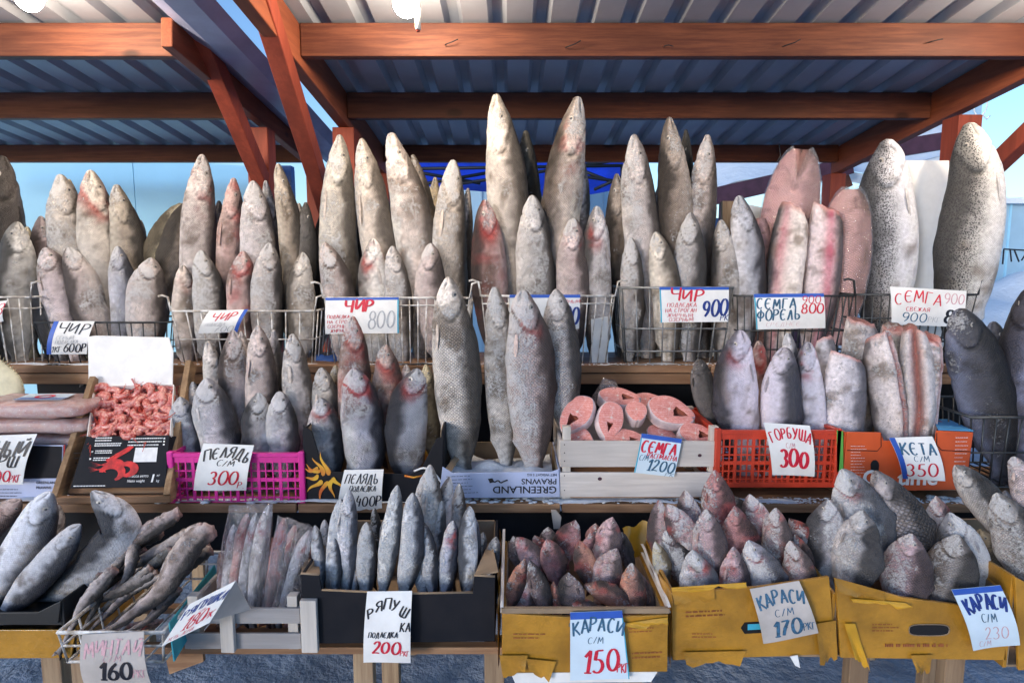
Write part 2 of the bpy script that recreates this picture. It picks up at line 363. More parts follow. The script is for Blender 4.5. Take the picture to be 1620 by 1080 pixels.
# ------------------------------------------------------------------ lettering: a hand-lettered stroke alphabet
def arc(cx, cy, rx, ry, a0, a1, n=10):
    return [(cx+rx*math.cos(R(a0+(a1-a0)*i/n)), cy+ry*math.sin(R(a0+(a1-a0)*i/n))) for i in range(n+1)]
O_ = arc(.28,.5,.28,.5,100,460,18)
G = {
'Ч': (.5, [[(0,1),(.02,.62),(.14,.5),(.5,.55)],[(.5,1),(.5,0)]]), 'И': (.52, [[(0,1),(.02,.02),(.48,.98)],[(.48,.98),(.52,0)]]),
'Р': (.48, [[(0,0),(.03,1)],[(0,.95),(.3,1),(.48,.8),(.38,.55),(.02,.45)]]), 'П': (.5, [[(0,0),(.02,1)],[(0,.98),(.52,1)],[(.5,1),(.5,0)]]),
'Е': (.48, [arc(.27,.5,.27,.5,50,310,14),[(.02,.52),(.36,.54)]]), 'Л': (.52, [[(0,.02),(.1,.1),(.28,1)],[(.28,1),(.34,.9),(.52,0)]]),
'Я': (.48, [[(.48,0),(.48,1)],[(.48,1),(.18,.97),(.02,.75),(.15,.52),(.48,.5)],[(.26,.5),(0,0)]]),
'Д': (.58, [[(0,-.16),(.02,.02),(.56,.02),(.58,-.16)],[(.1,.02),(.26,1)],[(.26,1),(.46,1),(.48,.02)]]),
'Ь': (.45, [[(0,1),(.02,.02),(.3,.0),(.45,.22),(.3,.48),(.02,.46)]]), 'С': (.46, [arc(.27,.5,.27,.5,50,310,14)]),
'М': (.62, [[(0,0),(.1,1)],[(.1,1),(.3,.3)],[(.3,.3),(.54,1)],[(.54,1),(.62,0)]]), 'Г': (.42, [[(0,0),(.02,1)],[(0,1),(.42,.97)]]),
'А': (.54, [[(0,0),(.27,1)],[(.27,1),(.54,0)],[(.1,.34),(.46,.34)]]),
'Ф': (.6, [[(.3,1.08),(.3,-.08)],arc(.3,.55,.3,.3,90,450,14)]), 'О': (.56, [O_]),
'В': (.46, [[(0,0),(.02,1)],[(0,1),(.3,.98),(.4,.78),(.05,.52)],[(.05,.52),(.42,.45),(.44,.12),(.02,0)]]),
'Ж': (.66, [[(.33,1),(.33,0)],[(0,1),(.3,.5),(0,0)],[(.66,1),(.36,.5),(.66,0)]]), 'К': (.48, [[(0,0),(.02,1)],[(.46,1),(.06,.5)],[(.06,.5),(.2,.42),(.5,0)]]),
'Т': (.5, [[(.25,0),(.25,1)],[(0,1),(.5,.98)]]), 'У': (.5, [[(0,1),(.26,.42)],[(.5,1),(.2,.06),(.02,.02)]]),
'Ш': (.66, [[(0,1),(.02,.02),(.64,.0)],[(.33,1),(.33,.02)],[(.66,1),(.66,0)]]), 'Б': (.46, [[(.42,1),(.02,1),(.02,.02),(.3,0),(.46,.25),(.3,.5),(.02,.5)]]),
'Н': (.5, [[(0,0),(.02,1)],[(.5,1),(.5,0)],[(0,.5),(.5,.52)]]), 'Ы': (.68, [[(0,1),(.02,.02),(.28,.0),(.4,.22),(.28,.48),(.02,.46)],[(.66,1),(.68,0)]]),
'Й': (.52, [[(0,1),(.02,.02),(.48,.98)],[(.48,.98),(.52,0)],[(.15,1.12),(.28,1.06),(.42,1.16)]]), 'З': (.44, [arc(.2,.75,.22,.25,150,-80,9),arc(.2,.25,.24,.26,85,-150,10)]),
'Ё': (.48, [arc(.27,.5,.27,.5,50,310,14),[(.02,.52),(.36,.54)],[(.15,1.1),(.17,1.14)],[(.38,1.1),(.4,1.14)]]),
'0': (.56, [O_]), '1': (.3, [[(0,.72),(.26,1)],[(.26,1),(.2,0)],[(.02,.02),(.38,.0)]]),
'2': (.5, [[(.02,.78),(.14,.98),(.36,.98),(.44,.72),(.24,.36),(0,.02)],[(0,.02),(.2,.08),(.5,.03)]]),
'3': (.46, [arc(.2,.75,.22,.25,150,-80,9),arc(.2,.25,.25,.26,85,-150,10)]), '4': (.5, [[(.16,1),(.0,.42),(.48,.44)],[(.4,.75),(.36,0)]]),
'5': (.48, [[(.46,1),(.12,.98)],[(.12,.98),(.06,.56)],arc(.2,.3,.26,.3,115,-140,11)]), '6': (.5, [[(.42,1),(.14,.72),(.02,.32)],arc(.26,.28,.25,.28,180,540,14)]),
'7': (.48, [[(0,.95),(.48,.98)],[(.48,.98),(.18,.45),(.1,0)],[(.08,.5),(.38,.52)]]), '8': (.48, [arc(.24,.75,.2,.24,90,450,12),arc(.24,.26,.25,.27,90,450,12)]),
'9': (.5, [arc(.26,.7,.24,.28,0,360,14),[(.5,.72),(.46,.3),(.2,.0)]]), '/': (.3, [[(0,0),(.3,1)]]), '.': (.12, [[(.04,.0),(.08,.06)]]), '-': (.3, [[(0,.45),(.3,.45)]]), ' ': (.3, []),
'~': (.5, [[(0,.3),(.12,.5),(.25,.3),(.38,.5),(.5,.3)]]),
}
def chaikin(p, it=2):
    for _ in range(it):
        q = [p[0]]
        for a, b in zip(p[:-1], p[1:]):
            q.append((a[0]*.75+b[0]*.25, a[1]*.75+b[1]*.25)); q.append((a[0]*.25+b[0]*.75, a[1]*.25+b[1]*.75))
        q.append(p[-1]); p = q
    return p
def write(mb, surf, W, H, text, u0, v0, u1, h, arcamt=0.0, wt=.09, slant=.14, rng=random, m=0, fan=0.0):
    """brush strokes of text laid on surf(u, v, off); baseline from (u0,v0), height h (fraction of H), fitted to u1"""
    gap = .2; adv = []; x = 0
    for ch in text: adv.append(x); x += G[ch][0]+gap
    tot = max(x-gap, .1); hh = h*H; sx = (u1-u0)*W/tot
    for k, ch in enumerate(text):
        jx, jy, js = rng.uniform(-.03,.03), rng.uniform(-.05,.05), rng.uniform(.94,1.06)
        t = (adv[k]+G[ch][0]/2)/tot; dy = arcamt*H*(1-(2*t-1)**2); rot = fan*(1-2*t)
        for st in G[ch][1]:
            pts = [(p[0]*js, p[1]*js) for p in st]
            pts = chaikin(pts, 2) if len(pts) < 9 else pts
            cxg, cyg = G[ch][0]/2, .5
            q = []
            for (a, b) in pts:
                a2 = cxg+(a-cxg)*math.cos(rot)-(b-cyg)*math.sin(rot)*hh/sx; b2 = cyg+(a-cxg)*math.sin(rot)*sx/hh+(b-cyg)*math.cos(rot)
                q.append(((adv[k]+a2+jx+slant*b2)*sx, (b2+jy)*hh+dy))
            if len(q) < 2: continue
            n0 = len(mb.v); kq = len(q)
            for i, (a, b) in enumerate(q):
                ax, ay = q[max(i-1,0)]; bx, by = q[min(i+1,kq-1)]
                dx, dyv = bx-ax, by-ay; l = math.hypot(dx, dyv) or 1e-6
                ww = wt*hh*(.55+.65*abs(dyv)/l)*.5*(.75+.25*math.sin(math.pi*(i+.5)/kq))
                nx, ny = -dyv/l*ww, dx/l*ww
                for sgn in (1, -1):
                    mb.v.append(tuple(surf(u0+(a+sgn*nx)/W, v0+(b+sgn*ny)/H, .0015+.0002*k)))
            for i in range(kq-1): mb.face([n0+2*i, n0+2*i+1, n0+2*i+3, n0+2*i+2], m)
def font_text(mb, body, org, ux, uy, size, off, m=0, bold=0.0):
    cu = bpy.data.curves.new('tmp', 'FONT'); cu.body = body; cu.size = 1; cu.offset = bold; cu.resolution_u = 3
    o = bpy.data.objects.new('tmp', cu); COL.objects.link(o); bpy.context.view_layer.update()
    dg = bpy.context.evaluated_depsgraph_get(); me = o.evaluated_get(dg).to_mesh()
    org = Vector(org); ux = Vector(ux); uy = Vector(uy); off = Vector(off)
    n = mb.add([org + ux*(v.co.x*size) + uy*(v.co.y*size) + off for v in me.vertices])
    for f in me.polygons: mb.face([n+i for i in f.vertices], m)
    wd = max(v.co.x for v in me.vertices)*size
    o.to_mesh_clear(); bpy.data.objects.remove(o); bpy.data.curves.remove(cu)
    return wd

def sign(label, quad, Y, texts, card='white', strips=(), curl=.017, seed=0, dyb=0.0, name='price_sign', rough=0):
    """quad: TL, TR, BR, BL in photo pixels; Y depth of the top edge, dyb extra depth of the bottom"""
    rng = random.Random(seed+5)
    TL, TR, BR, BL = [P(q[0], q[1], Y+(dyb if i > 1 else 0)) for i, q in enumerate(quad)]
    W = ((TR-TL).length+(BR-BL).length)/2; H = ((TL-BL).length+(TR-BR).length)/2
    nrm = (TR-TL).cross(BL-TL).normalized()
    if nrm.y > 0: nrm = -nrm
    ph = rng.uniform(0, 6)
    def surf(u, v, off=0):
        a = BL.lerp(BR, u); b = TL.lerp(TR, u); p = a.lerp(b, v)
        bul = curl*(math.sin(math.pi*min(max(v,0),1))*.8 + .25*math.sin(3*u+ph)*(1-v) - .35*(1-v)**2*math.cos(2.5*u+ph))
        return p + nrm*(bul+off)
    t = thing(name, label, 'price sign', (TL+TR)/2, 'hand-written price signs')
    mb = MB(); nu, nv = 14, 14
    edge = lambda u, v: (rng.uniform(-1,1)*rough if v < .001 else 0)
    es = [edge(i/nu, 0) for i in range(nu+1)]
    mb.grid(lambda u, v: surf(u, v if v > .001 else es[int(round(u*nu))], .0006), nu, nv, 0)
    mb.grid(lambda u, v: surf(u, v if v > .001 else es[int(round(u*nu))], -.0006), nu, nv, 0)
    mb.build('card', M[card], t)
    for (side, fr, mat) in strips:
        sb = MB()
        if side == 'top': f = lambda u, v: surf(u, 1-fr+fr*v, .0013)
        elif side == 'left': f = lambda u, v: surf(fr*u, v, .0013)
        elif side == 'right': f = lambda u, v: surf(1-fr+fr*u, v, .0013)
        sb.grid(f, 10, 10); sb.build('edge_strip', M[mat], t)
    for tx in texts:
        s, ink, u0, v0, u1, h = tx[:6]; ar = tx[6] if len(tx) > 6 else 0; wt = tx[7] if len(tx) > 7 else .1; fan = tx[8] if len(tx) > 8 else 0
        mb = MB(); write(mb, surf, W, H, s, u0, v0, u1, h, ar, wt, rng=rng, fan=fan); mb.build('lettering', M[ink], t)
    return t

# ------------------------------------------------------------------ setting: ground
def ground():
    mb = MB()
    def fn(u, v):
        x = -160+320*u; y = -40+340*v
        return (x, y, 0)
    mb.grid(fn, 4, 4)
    o = mb.build('snowy_ground', M['snow']); tag(o, kind='structure')
    mb = MB(); nx, ny = 90, 60
    xs = np.linspace(-5, 5, nx+1); ys = np.linspace(-1, 5.6, ny+1)
    pts = np.array([(x, y, 0) for y in ys for x in xs])
    z = .03+.045*fbm(pts*2.2, 3, 4)+.02*fbm(pts*9, 8, 3)
    z = np.maximum(z, .006)
    n = mb.add([(p[0], p[1], zz) for p, zz in zip(pts, z)])
    for j in range(ny):
        for i in range(nx):
            a = n+j*(nx+1)+i; mb.face([a, a+1, a+nx+2, a+nx+1], 0, True)
    o = mb.build('trodden_snow_path', M['snowd']); tag(o, kind='structure')
    mb = MB()      # snow banks far right
    for (x0, x1, y0, y1, h, sd_) in ((5.5, 22, 8.6, 13.6, 1.62, 4), (-9, -5.5, 9, 13, .6, 9)):
        nx, ny = 40, 24
        pts = np.array([(x0+(x1-x0)*i/nx, y0+(y1-y0)*j/ny, 0) for j in range(ny+1) for i in range(nx+1)])
        uu = np.array([(i/nx, j/ny) for j in range(ny+1) for i in range(nx+1)])
        z = h*np.sin(np.pi*uu[:,0])**.5*np.sin(np.pi*uu[:,1])**.6*(1+.35*fbm(pts*.9, sd_, 3))-.02
        n = mb.add([(p[0], p[1], zz) for p, zz in zip(pts, z)])
        for j in range(ny):
            for i in range(nx):
                a = n+j*(nx+1)+i; mb.face([a, a+1, a+nx+2, a+nx+1], 0, True)
    o = mb.build('snow_bank', M['snow']); tag(o, kind='structure')
ground()

# ------------------------------------------------------------------ stalls: frames and corrugated roofs
RZ0 = P(800, 34, 2.6).z; RZ1 = P(800, 144, 3.3).z
RS = (RZ1-RZ0)/.7
def roofz(y): return RZ0 + RS*(y-2.6)
def corrugated(mb, x0, x1, y0, y1, dz, pitch=.172, m=0):
    prof = []; x = x0
    while x < x1:
        for (dx, z) in ((0, 0), (.098, 0), (.116, .032), (.154, .032)): prof.append((x+dx, z))
        x += pitch
    prof = [(min(a, x1), z) for a, z in prof]
    for th in (0, .002):
        n = mb.add([(a, y0, roofz(y0)+z+dz+th) for a, z in prof] + [(a, y1, roofz(y1)+z+dz+th) for a, z in prof]); k = len(prof)
        for i in range(k-1): mb.face([n+i, n+i+1, n+k+i+1, n+k+i], m)
def stall(label, x0, x1, ends, gap):
    t = thing('market_stall', label, 'market stall', ((x0+x1)/2, 3.4, 0), 'timber market stalls')
    for (Y, pt, pb) in ((2.6, 36, 89), (3.3, 146, 187), (4.2, 229, 256)):
        zt = P(800, pt, Y).z; zb = P(800, pb, Y).z
        mb = MB(); mb.box(x0+.03, x1-.03, Y, Y+.05, zb, zt); mb.build('beam', M['beam'], t, bevel=.004)
    mb = MB(); corrugated(mb, x0-.02, x1+.1, 2.42, 4.62, .004); mb.build('roof_sheet', M['roof'], t)
    mb = MB(); corrugated(mb, x0-.02, x1+.1, .85, 2.5, -.003+.010); mb.build('roof_sheet', M['roof'], t)
    for x in ends:                       # sloping side rafters, back posts and knee braces
        mb = MB(); ys = 1.6 if x > -1 else 2.5; a = Vector((x, ys, roofz(ys)-.085)); b = Vector((x, 4.3, roofz(4.3)-.085)); mb.beam(a, b, .055 if x > -1 else .045, .16 if x > -1 else .11); mb.build('rafter', M['beamy'], t, bevel=.004)
        mb = MB(); mb.box(x-.055, x+.055, 3.32 if x < 0 else 3.05, 3.43 if x < 0 else 3.17, 0, roofz(3.4)-.16); mb.build('post', M['beamz'], t, bevel=.004)
        mb = MB(); mb.box(x-.05, x+.05, 4.24, 4.36, 0, roofz(4.3)-.16); mb.build('post', M['beamz'], t, bevel=.004)
    return t
t = stall('right timber stall with orange-brown beams and grey corrugated roof above the salmon', -.86, 2.14, (-.86, 2.14), 0)
brace = MB(); brace.beam(P(412, -10, 2.28), P(522, 345, 3.14), .07, .075, up=(0,1,0)); brace.build('brace', M['beamz'], t, bevel=.004)
brace = MB(); brace.beam((2.14, 2.3, P(1700, 60, 2.3).z), (2.14, 3.1, P(1520, 320, 3.1).z), .06, .075, up=(0,1,0)); brace.build('brace', M['beamz'], t, bevel=.004)
# bent nails left in the beams
for (px, py) in ((705, 72), (895, 76), (1238, 74), (1466, 68), (1050, 74)):
    nl = MB(); a = P(px, py, 2.595); k = (px % 7)/7
    nl.tube([a, a+Vector((.0,-.02,-.004)), a+Vector((.012+.025*k,-.03,.010*(k-.4))), a+Vector((.03+.03*k,-.03,.03*(k-.3)))], .0022, 5); nl.build('bent_nail', M['black'], t)
hk = MB(); a = P(1232, 222, 4.19); hk.tube([a, a+Vector((.004,-.01,-.05)), a+Vector((.012,-.01,-.1)), a+Vector((-.01,-.01,-.14))], .003, 5); hk.build('hanging_wire', M['wireg'], t)
t = stall('left timber stall with orange-brown beams and grey corrugated roof above the 600 sign', -4.4, -1.3, (-1.3,), 0)
brace = MB(); brace.beam(P(288, -15, 2.54), P(424, 310, 3.4), .07, .075, up=(0,1,0)); brace.build('brace', M['beamz'], t, bevel=.004)
# gutter between the two roofs
mb = MB()
prof = [(-.145, .08), (-.13, -.02), (-.05, -.06), (.05, -.06), (.10, -.03)]
for th in (0, .004):
    n = mb.add([(-1.14+a, 1.1, roofz(1.1)+z-th-.02) for a, z in prof]+[(-1.14+a, 4.3, roofz(4.3)+z-th-.02) for a, z in prof])
    for i in range(4): mb.face([n+i, n+i+1, n+6+i, n+5+i])
gt = mb.build('roof_gutter', M['gutter'], loc=(-1.14, 2.5, roofz(2.5))); tag(gt, 'blue-lit metal gutter running between the two stall roofs', 'gutter')

# lamps
def lamp(label, px, py, Y, stub):
    c = P(px, py, Y); t = thing('hanging_lamp', label, 'lamp', c, 'bare bulbs hung under the roof')
    mb = MB(); r = .042
    mb.lathe(c, [(r*math.sin(a)+.001, -r*math.cos(a)*1.15) for a in np.linspace(.05, 2.6, 12)], 18); mb.build('bulb', M['bulb'], t)
    mb = MB(); mb.lathe(c, [(.019, .034), (.021, .05), (.019, .10), (.008, .115)], 14); mb.build('socket', M['socket'], t)
    mb = MB(); mb.tube([c+Vector((0,0,.11)), c+Vector((.01,0,.2)), (c.x+.01, c.y, roofz(c.y)+.004)], .004, 6); mb.build('cord', M['cord'], t)
    if stub:
        s_ = P(661, 24, Y); mb = MB(); mb.lathe(s_, [(.0095, .02), (.0095, -.045), (.008, -.047)], 12); mb.build('tube_end', M['socket'], t)
        mb = MB(); mb.lathe(s_, [(.007, -.0475), (.006, -.053)], 10); mb.build('tube_tip', M['redtip'], t)
lamp('glowing bare bulb beside the top of the right beam, with white tube end below', 642, 4, 2.2, True)
lamp('glowing bare bulb at the top left corner in front of the left beam', 45, -6, 2.2, False)
lamp('glowing bare bulb hanging beyond the right end of the salmon basket', 1760, -10, 2.1, False)

# ------------------------------------------------------------------ background
def bgbox(name, label, cat, x0, x1, y0, y1, z0, z1, mat, group=None):
    mb = MB(); mb.box(x0, x1, y0, y1, z0, z1); o = mb.build(name, mat, loc=((x0+x1)/2, (y0+y1)/2, z0)); return tag(o, label, cat, group)
a = P(-300, 253, 5.2); b = P(478, 600, 5.2)
bw = thing('board_wall', 'plain pale blue board wall behind the left stall', 'wall', ((a.x+b.x)/2, 5.2, 0))
for i in range(3):
    x0 = a.x+(b.x-a.x)*i/3; mb = MB(); mb.prism([(x0+.003,5.2,0),(x0+(b.x-a.x)/3-.003,5.2,0),(x0+(b.x-a.x)/3-.003,5.2,a.z-.06*(i==2)*1.6+.02),(x0+.003,5.2,a.z+.02)], (0,.03,0)); mb.build('panel', M['cyanwall'], bw)
bgbox('blue_pole', 'round blue pole between the dark fish and the left braces', 'pole', P(432,0,4.8).x, P(449,0,4.8).x, 4.8, 4.88, 0, P(432,262,4.8).z, M['bluepole'])
# white clad shed, centre
sh = thing('white_shed', 'white clad shed with pale panels far behind the tallest fish', 'building', (1, 9, 0))
mb = MB(); a = P(560, 285, 9); b = P(985, 600, 9)
mb.box(a.x, b.x, 9, 12, 0, a.z); mb.build('wall', M['cladding'], sh)
for px in (640, 705, 760, 800, 870, 935, 960):
    mb = MB(); x = P(px, 0, 8.99).x; mb.box(x-.012, x+.012, 8.98, 9, 0, a.z); mb.build('seam_strip', M['cladblue'], sh)
mb = MB(); q = [P(925,345,8.9), P(985,385,8.9), P(985,400,8.9), P(925,362,8.9)]; mb.prism(q, (0,-.3,0)); mb.build('snow_ledge', M['snow'], sh)
# tarp canopy
tc_ = thing('tarp_canopy', 'bright blue tarpaulin canopy on a dark truss behind the tallest fish', 'canopy', (.3, 6, 0))
mb = MB()
def tf(u, v):
    p = P(560+440*u, 150+(145-18*math.cos(5*u))*v, 7.6-1.6*v); return p + Vector((0, 0, -.06*math.sin(math.pi*u)*(1-v)+.03*math.sin(9*u+3*v)))
mb.grid(tf, 24, 10); mb.build('canopy', M['tarp'], tc_)
mb = MB()
for (p, q) in (((600,268),(985,262)),((600,262),(760,290)),((720,292),(1000,250)),((620,300),(780,272)),((860,270),(1010,292)),((900,262),(1000,300)),((940,300),(1010,268))):
    mb.tube([P(*p, 5.85), P(*q, 5.85)], .016, 6)
for px in (600, 985): mb.tube([P(px, 262, 5.85), Vector((P(px,262,5.85).x, 5.85, 0))], .02, 6)
mb.build('truss', M['black'], tc_)
mb = MB()
for (y0, y1, k) in ((195, 207, .0), (216, 222, .3), (232, 238, .2)): mb.grid(lambda u, v: P(545+60*u, y0+(y1-y0)*v+8*u-6*k, 6.9+.3*v), 6, 2)
mb.build('snow_patch', M['snow'], tc_)
# neighbour stall with a snowy roof, right of centre
ns = thing('neighbour_stall', 'dark purple timber stall with snow on its roof behind the trout', 'market stall', (2.6, 6.2, 0))
mb = MB(); mb.beam(P(1125, 312, 6.2), P(1345, 262, 6.2), .1, .16); mb.beam(P(1140, 345, 6.25), P(1340, 330, 6.25), .1, .12)
for px in (1150, 1268, 1320): mb.beam((P(px,300,6.3).x, 6.3, 0), (P(px,300,6.3).x, 6.3, P(px, 300, 6.3).z), .11, .11, up=(0,1,0))
mb.beam(P(1190, 400, 6.22), P(1250, 310, 6.22), .08, .08, up=(0,1,0)); mb.beam(P(1330, 250, 5.6), P(1500, 222, 5.6), .1, .14)
mb.build('timber_frame', M['purple'], ns)
mb = MB(); mb.box(P(1130,0,6.6).x, P(1345,0,6.6).x, 6.6, 6.65, 0, P(1130,345,6.6).z); mb.build('back_wall', M['bluepole'], ns)
mb = MB()
def sf(u, v):
    p = P(1128+420*u, 302-62*u, 6.3); q = P(1128+420*u, 215-40*u, 8.4); r = p.lerp(q, v); return r + Vector((0,0,.05*math.sin(7*u+2*v)+.03*math.sin(17*u)))
mb.grid(sf, 40, 12); mb.grid(lambda u, v: sf(u, 0)+Vector((0, .02, -.10*v)), 40, 2); mb.build('roof_snow', M['snow'], ns)
mb = MB()
for k in range(4): mb.beam(P(1312, 300+22*k, 6.0), P(1345, 285+22*k, 6.0), .03, .11)
mb.build('plank_panel', M['beam'], ns)
# big pale hall, far right
hall = thing('pale_hall', 'pale blue panelled building standing far right beyond the snow', 'building', (12, 15, 0))
mb = MB(); a = P(1410, 323, 14); mb.box(a.x, a.x+12, 14, 20, 0, a.z); mb.build('wall', M['cladblue'], hall)
for px in (1470, 1525, 1578, 1630):
    mb = MB(); x = P(px,0,13.98).x; mb.box(x-.02, x+.02, 13.97, 14, 0, a.z); mb.build('seam_strip', M['cyanwall'], hall)
mb = MB(); z = P(1500, 395, 13.98).z; mb.box(a.x, a.x+12, 13.96, 14, z-.03, z+.02); mb.build('ledge', M['cladding'], hall)
mb = MB(); mb.box(a.x-.2, a.x+12, 13.8, 20, a.z, a.z+.12); mb.build('roof_snow', M['snow'], hall)
pl = thing('ornament_pillar', 'tall pale blue pillar with white curled ornament behind the right post', 'pillar', (P(1556,0,8).x, 8, 0))
mb = MB(); x0, x1 = P(1536,0,8).x, P(1568,0,8).x; mb.box(x0, x1, 8, 8.3, 0, P(1550, 90, 8).z); mb.build('shaft', M['pillar'], pl)
mb = MB()
for sx in (-1, 1):
    c0 = P(1551, 165, 7.98); s_ = mpp(8)
    cr = [(0,-22),(9,-10),(11,4),(5,12),(1,6),(5,2)]
    mb.tube([c0+Vector((sx*a*s_, 0, b*s_)) for a, b in chaikin(cr)], .009, 5)
    mb.tube([c0+Vector((sx*a*s_, 0, b*s_)) for a, b in chaikin([(0,14),(5,24),(10,18),(7,13)])], .009, 5)
mb.tube([P(1538+k*2.6, 186+3*math.sin(k*1.6), 7.98) for k in range(12)], .008, 5)
mb.build('ornament', M['printw'], pl)
rk = MB()
for (p, q) in (((1586,418),(1588,394)),((1588,394),(1625,396)),((1600,414),(1598,395)),((1612,414),(1605,396)),((1616,412),(1625,398))): rk.tube([P(*p, 10), P(*q, 10)], .012, 5)
o = rk.build('metal_rack', M['black'], loc=P(1600, 418, 10)); tag(o, 'small dark metal rack standing on the snow at the far right', 'rack')

# ------------------------------------------------------------------ the display rack (shelves)
ZT = P(800, 578, 2.45).z; ZM = P(800, 797, 1.98).z; ZB = P(900, 1060, 1.5).z
rack = thing('display_rack', 'stepped wooden display rack carrying all baskets, crates and boxes of fish', 'shelf', (0, 2.3, 0))
def board(name, x0, x1, y0, y1, z0, z1, mat): 
    mb = MB(); mb.box(x0, x1, y0, y1, z0, z1); return mb.build(name, M[mat], rack, bevel=.003)
xl = -2.1
for (x1) in (-1.25, .12, .78, 2.35):
    for k in range(2):
        board('shelf_board', xl+.003, x1-.003, 2.45+k*.2, 2.45+k*.2+.194, ZT-.03, ZT, 'plank')
    xl = x1
board('shelf_rail', -2.1, -.1, 2.452, 2.49, ZT-.075, ZT-.033, 'plank'); board('shelf_rail', -.095, 2.3, 2.452, 2.49, ZT-.075, ZT-.033, 'plank')
xl = -1.9
for x1 in (-.7, .16, 1.1, 2.1):
    for k in range(2): board('shelf_board', xl+.003, x1-.003, 1.98+k*.2, 1.98+k*.2+.194, ZM-.03, ZM, 'plank')
    xl = x1
for x in (-1.5, -.42, .42, 1.45):
    board('leg', x-.03, x+.03, 2.40, 2.45, 0, ZM-.033, 'plankz'); board('leg', x-.03, x+.03, 2.86, 2.91, 0, ZT-.033, 'plankz')
    board('leg', x-.03, x+.03, 2.03, 2.07, 0, ZM-.033, 'plankz')
for x in (-1.3, -.42, -.05, .98, 1.25): board('trestle_leg', x-.028, x+.028, 1.66, 1.70, 0, ZB-.024, 'plankz')
board('trestle_rail', -1.6, 1.9, 1.60, 1.63, ZB-.022, ZB-.002, 'plank'); board('trestle_rail', -1.6, 1.9, 1.80, 1.83, ZB-.022, ZB-.002, 'plank')
mb = MB(); mb.grid(lambda u, v: (-2.0+4.4*u, 2.62+.012*math.sin(40*u), ZM+.003+(ZT-.04-ZM)*v), 60, 2); mb.build('shade_sheet', M['cloth'], rack)  # black sheet added in place of the shade under the top shelf
mb = MB(); mb.grid(lambda u, v: (-1.9+4.0*u, 2.02+.01*math.sin(37*u), ZB+.06+(ZM-.04-ZB-.06)*v), 60, 2); mb.build('shade_sheet', M['cloth'], rack)  # another black sheet, standing in for the shade below the middle shelf
# frost and loose ice on the shelves: stuff
def ice(name, spots):
    mb = MB()
    for (x0, x1, y0, y1, z, n, s_) in spots:
        for k in range(n):
            x, y = random.uniform(x0, x1), random.uniform(y0, y1); r = s_*random.uniform(.3, 1)
            c = Vector((x, y, z+r*.2)); b = len(mb.v)
            rings = 4
            for i in range(rings+1):
                a = math.pi*i/rings
                for j in range(7):
                    q = random.uniform(.7, 1.2)*r
                    mb.v.append((c.x+q*math.sin(a)*math.cos(j*.9)*1.4, c.y+q*math.sin(a)*math.sin(j*.9), c.z+q*.45*math.cos(a)))
            for i in range(rings):
                for j in range(7): mb.face([b+i*7+j, b+i*7+(j+1)%7, b+(i+1)*7+(j+1)%7, b+(i+1)*7+j], 0, True)
    for (x0, x1, yy, z, sd_) in ((-2.0, 2.2, 2.452, ZT, 3), (-1.8, 1.9, 1.982, ZM, 7)):      # powder drifted along the edge
        nx, ny = 260, 8; pts = np.array([(x0+(x1-x0)*i/nx, yy+.05*j/ny, z) for j in range(ny+1) for i in range(nx+1)])
        h = np.clip(fbm(pts*np.array((5, 22, 1)), sd_, 4)*.022-.002*((pts[:,1]-yy)/.05), -.004, .014)
        b0 = mb.add([(p[0], p[1], z+hh) for p, hh in zip(pts, h)])
        for j in range(ny):
            for i in range(nx):
                a = b0+j*(nx+1)+i; mb.face([a, a+1, a+nx+2, a+nx+1], 0, True)
    o = mb.build(name, M['frost']); tag(o, kind='stuff', label='loose white frost crumbs lying along the wooden shelves', cat='frost')
ice('frost_crumbs', [(-.6, 2.2, 2.455, 2.5, ZT, 500, .0045), (.15, 1.5, 1.985, 2.03, ZM, 300, .004), (-1.9, -1.0, 2.455, 2.5, ZT, 160, .005), (.15, .62, 1.985, 2.04, ZM, 160, .005), (.6, 1.1, 1.985, 2.04, ZM, 160, .005), (1.1, 1.5, 1.985, 2.04, ZM, 40, .014), (-.3, .15, 1.985, 2.03, ZM, 60, .012), (-1.2, -.7, 1.985, 2.03, ZM, 30, .012)])

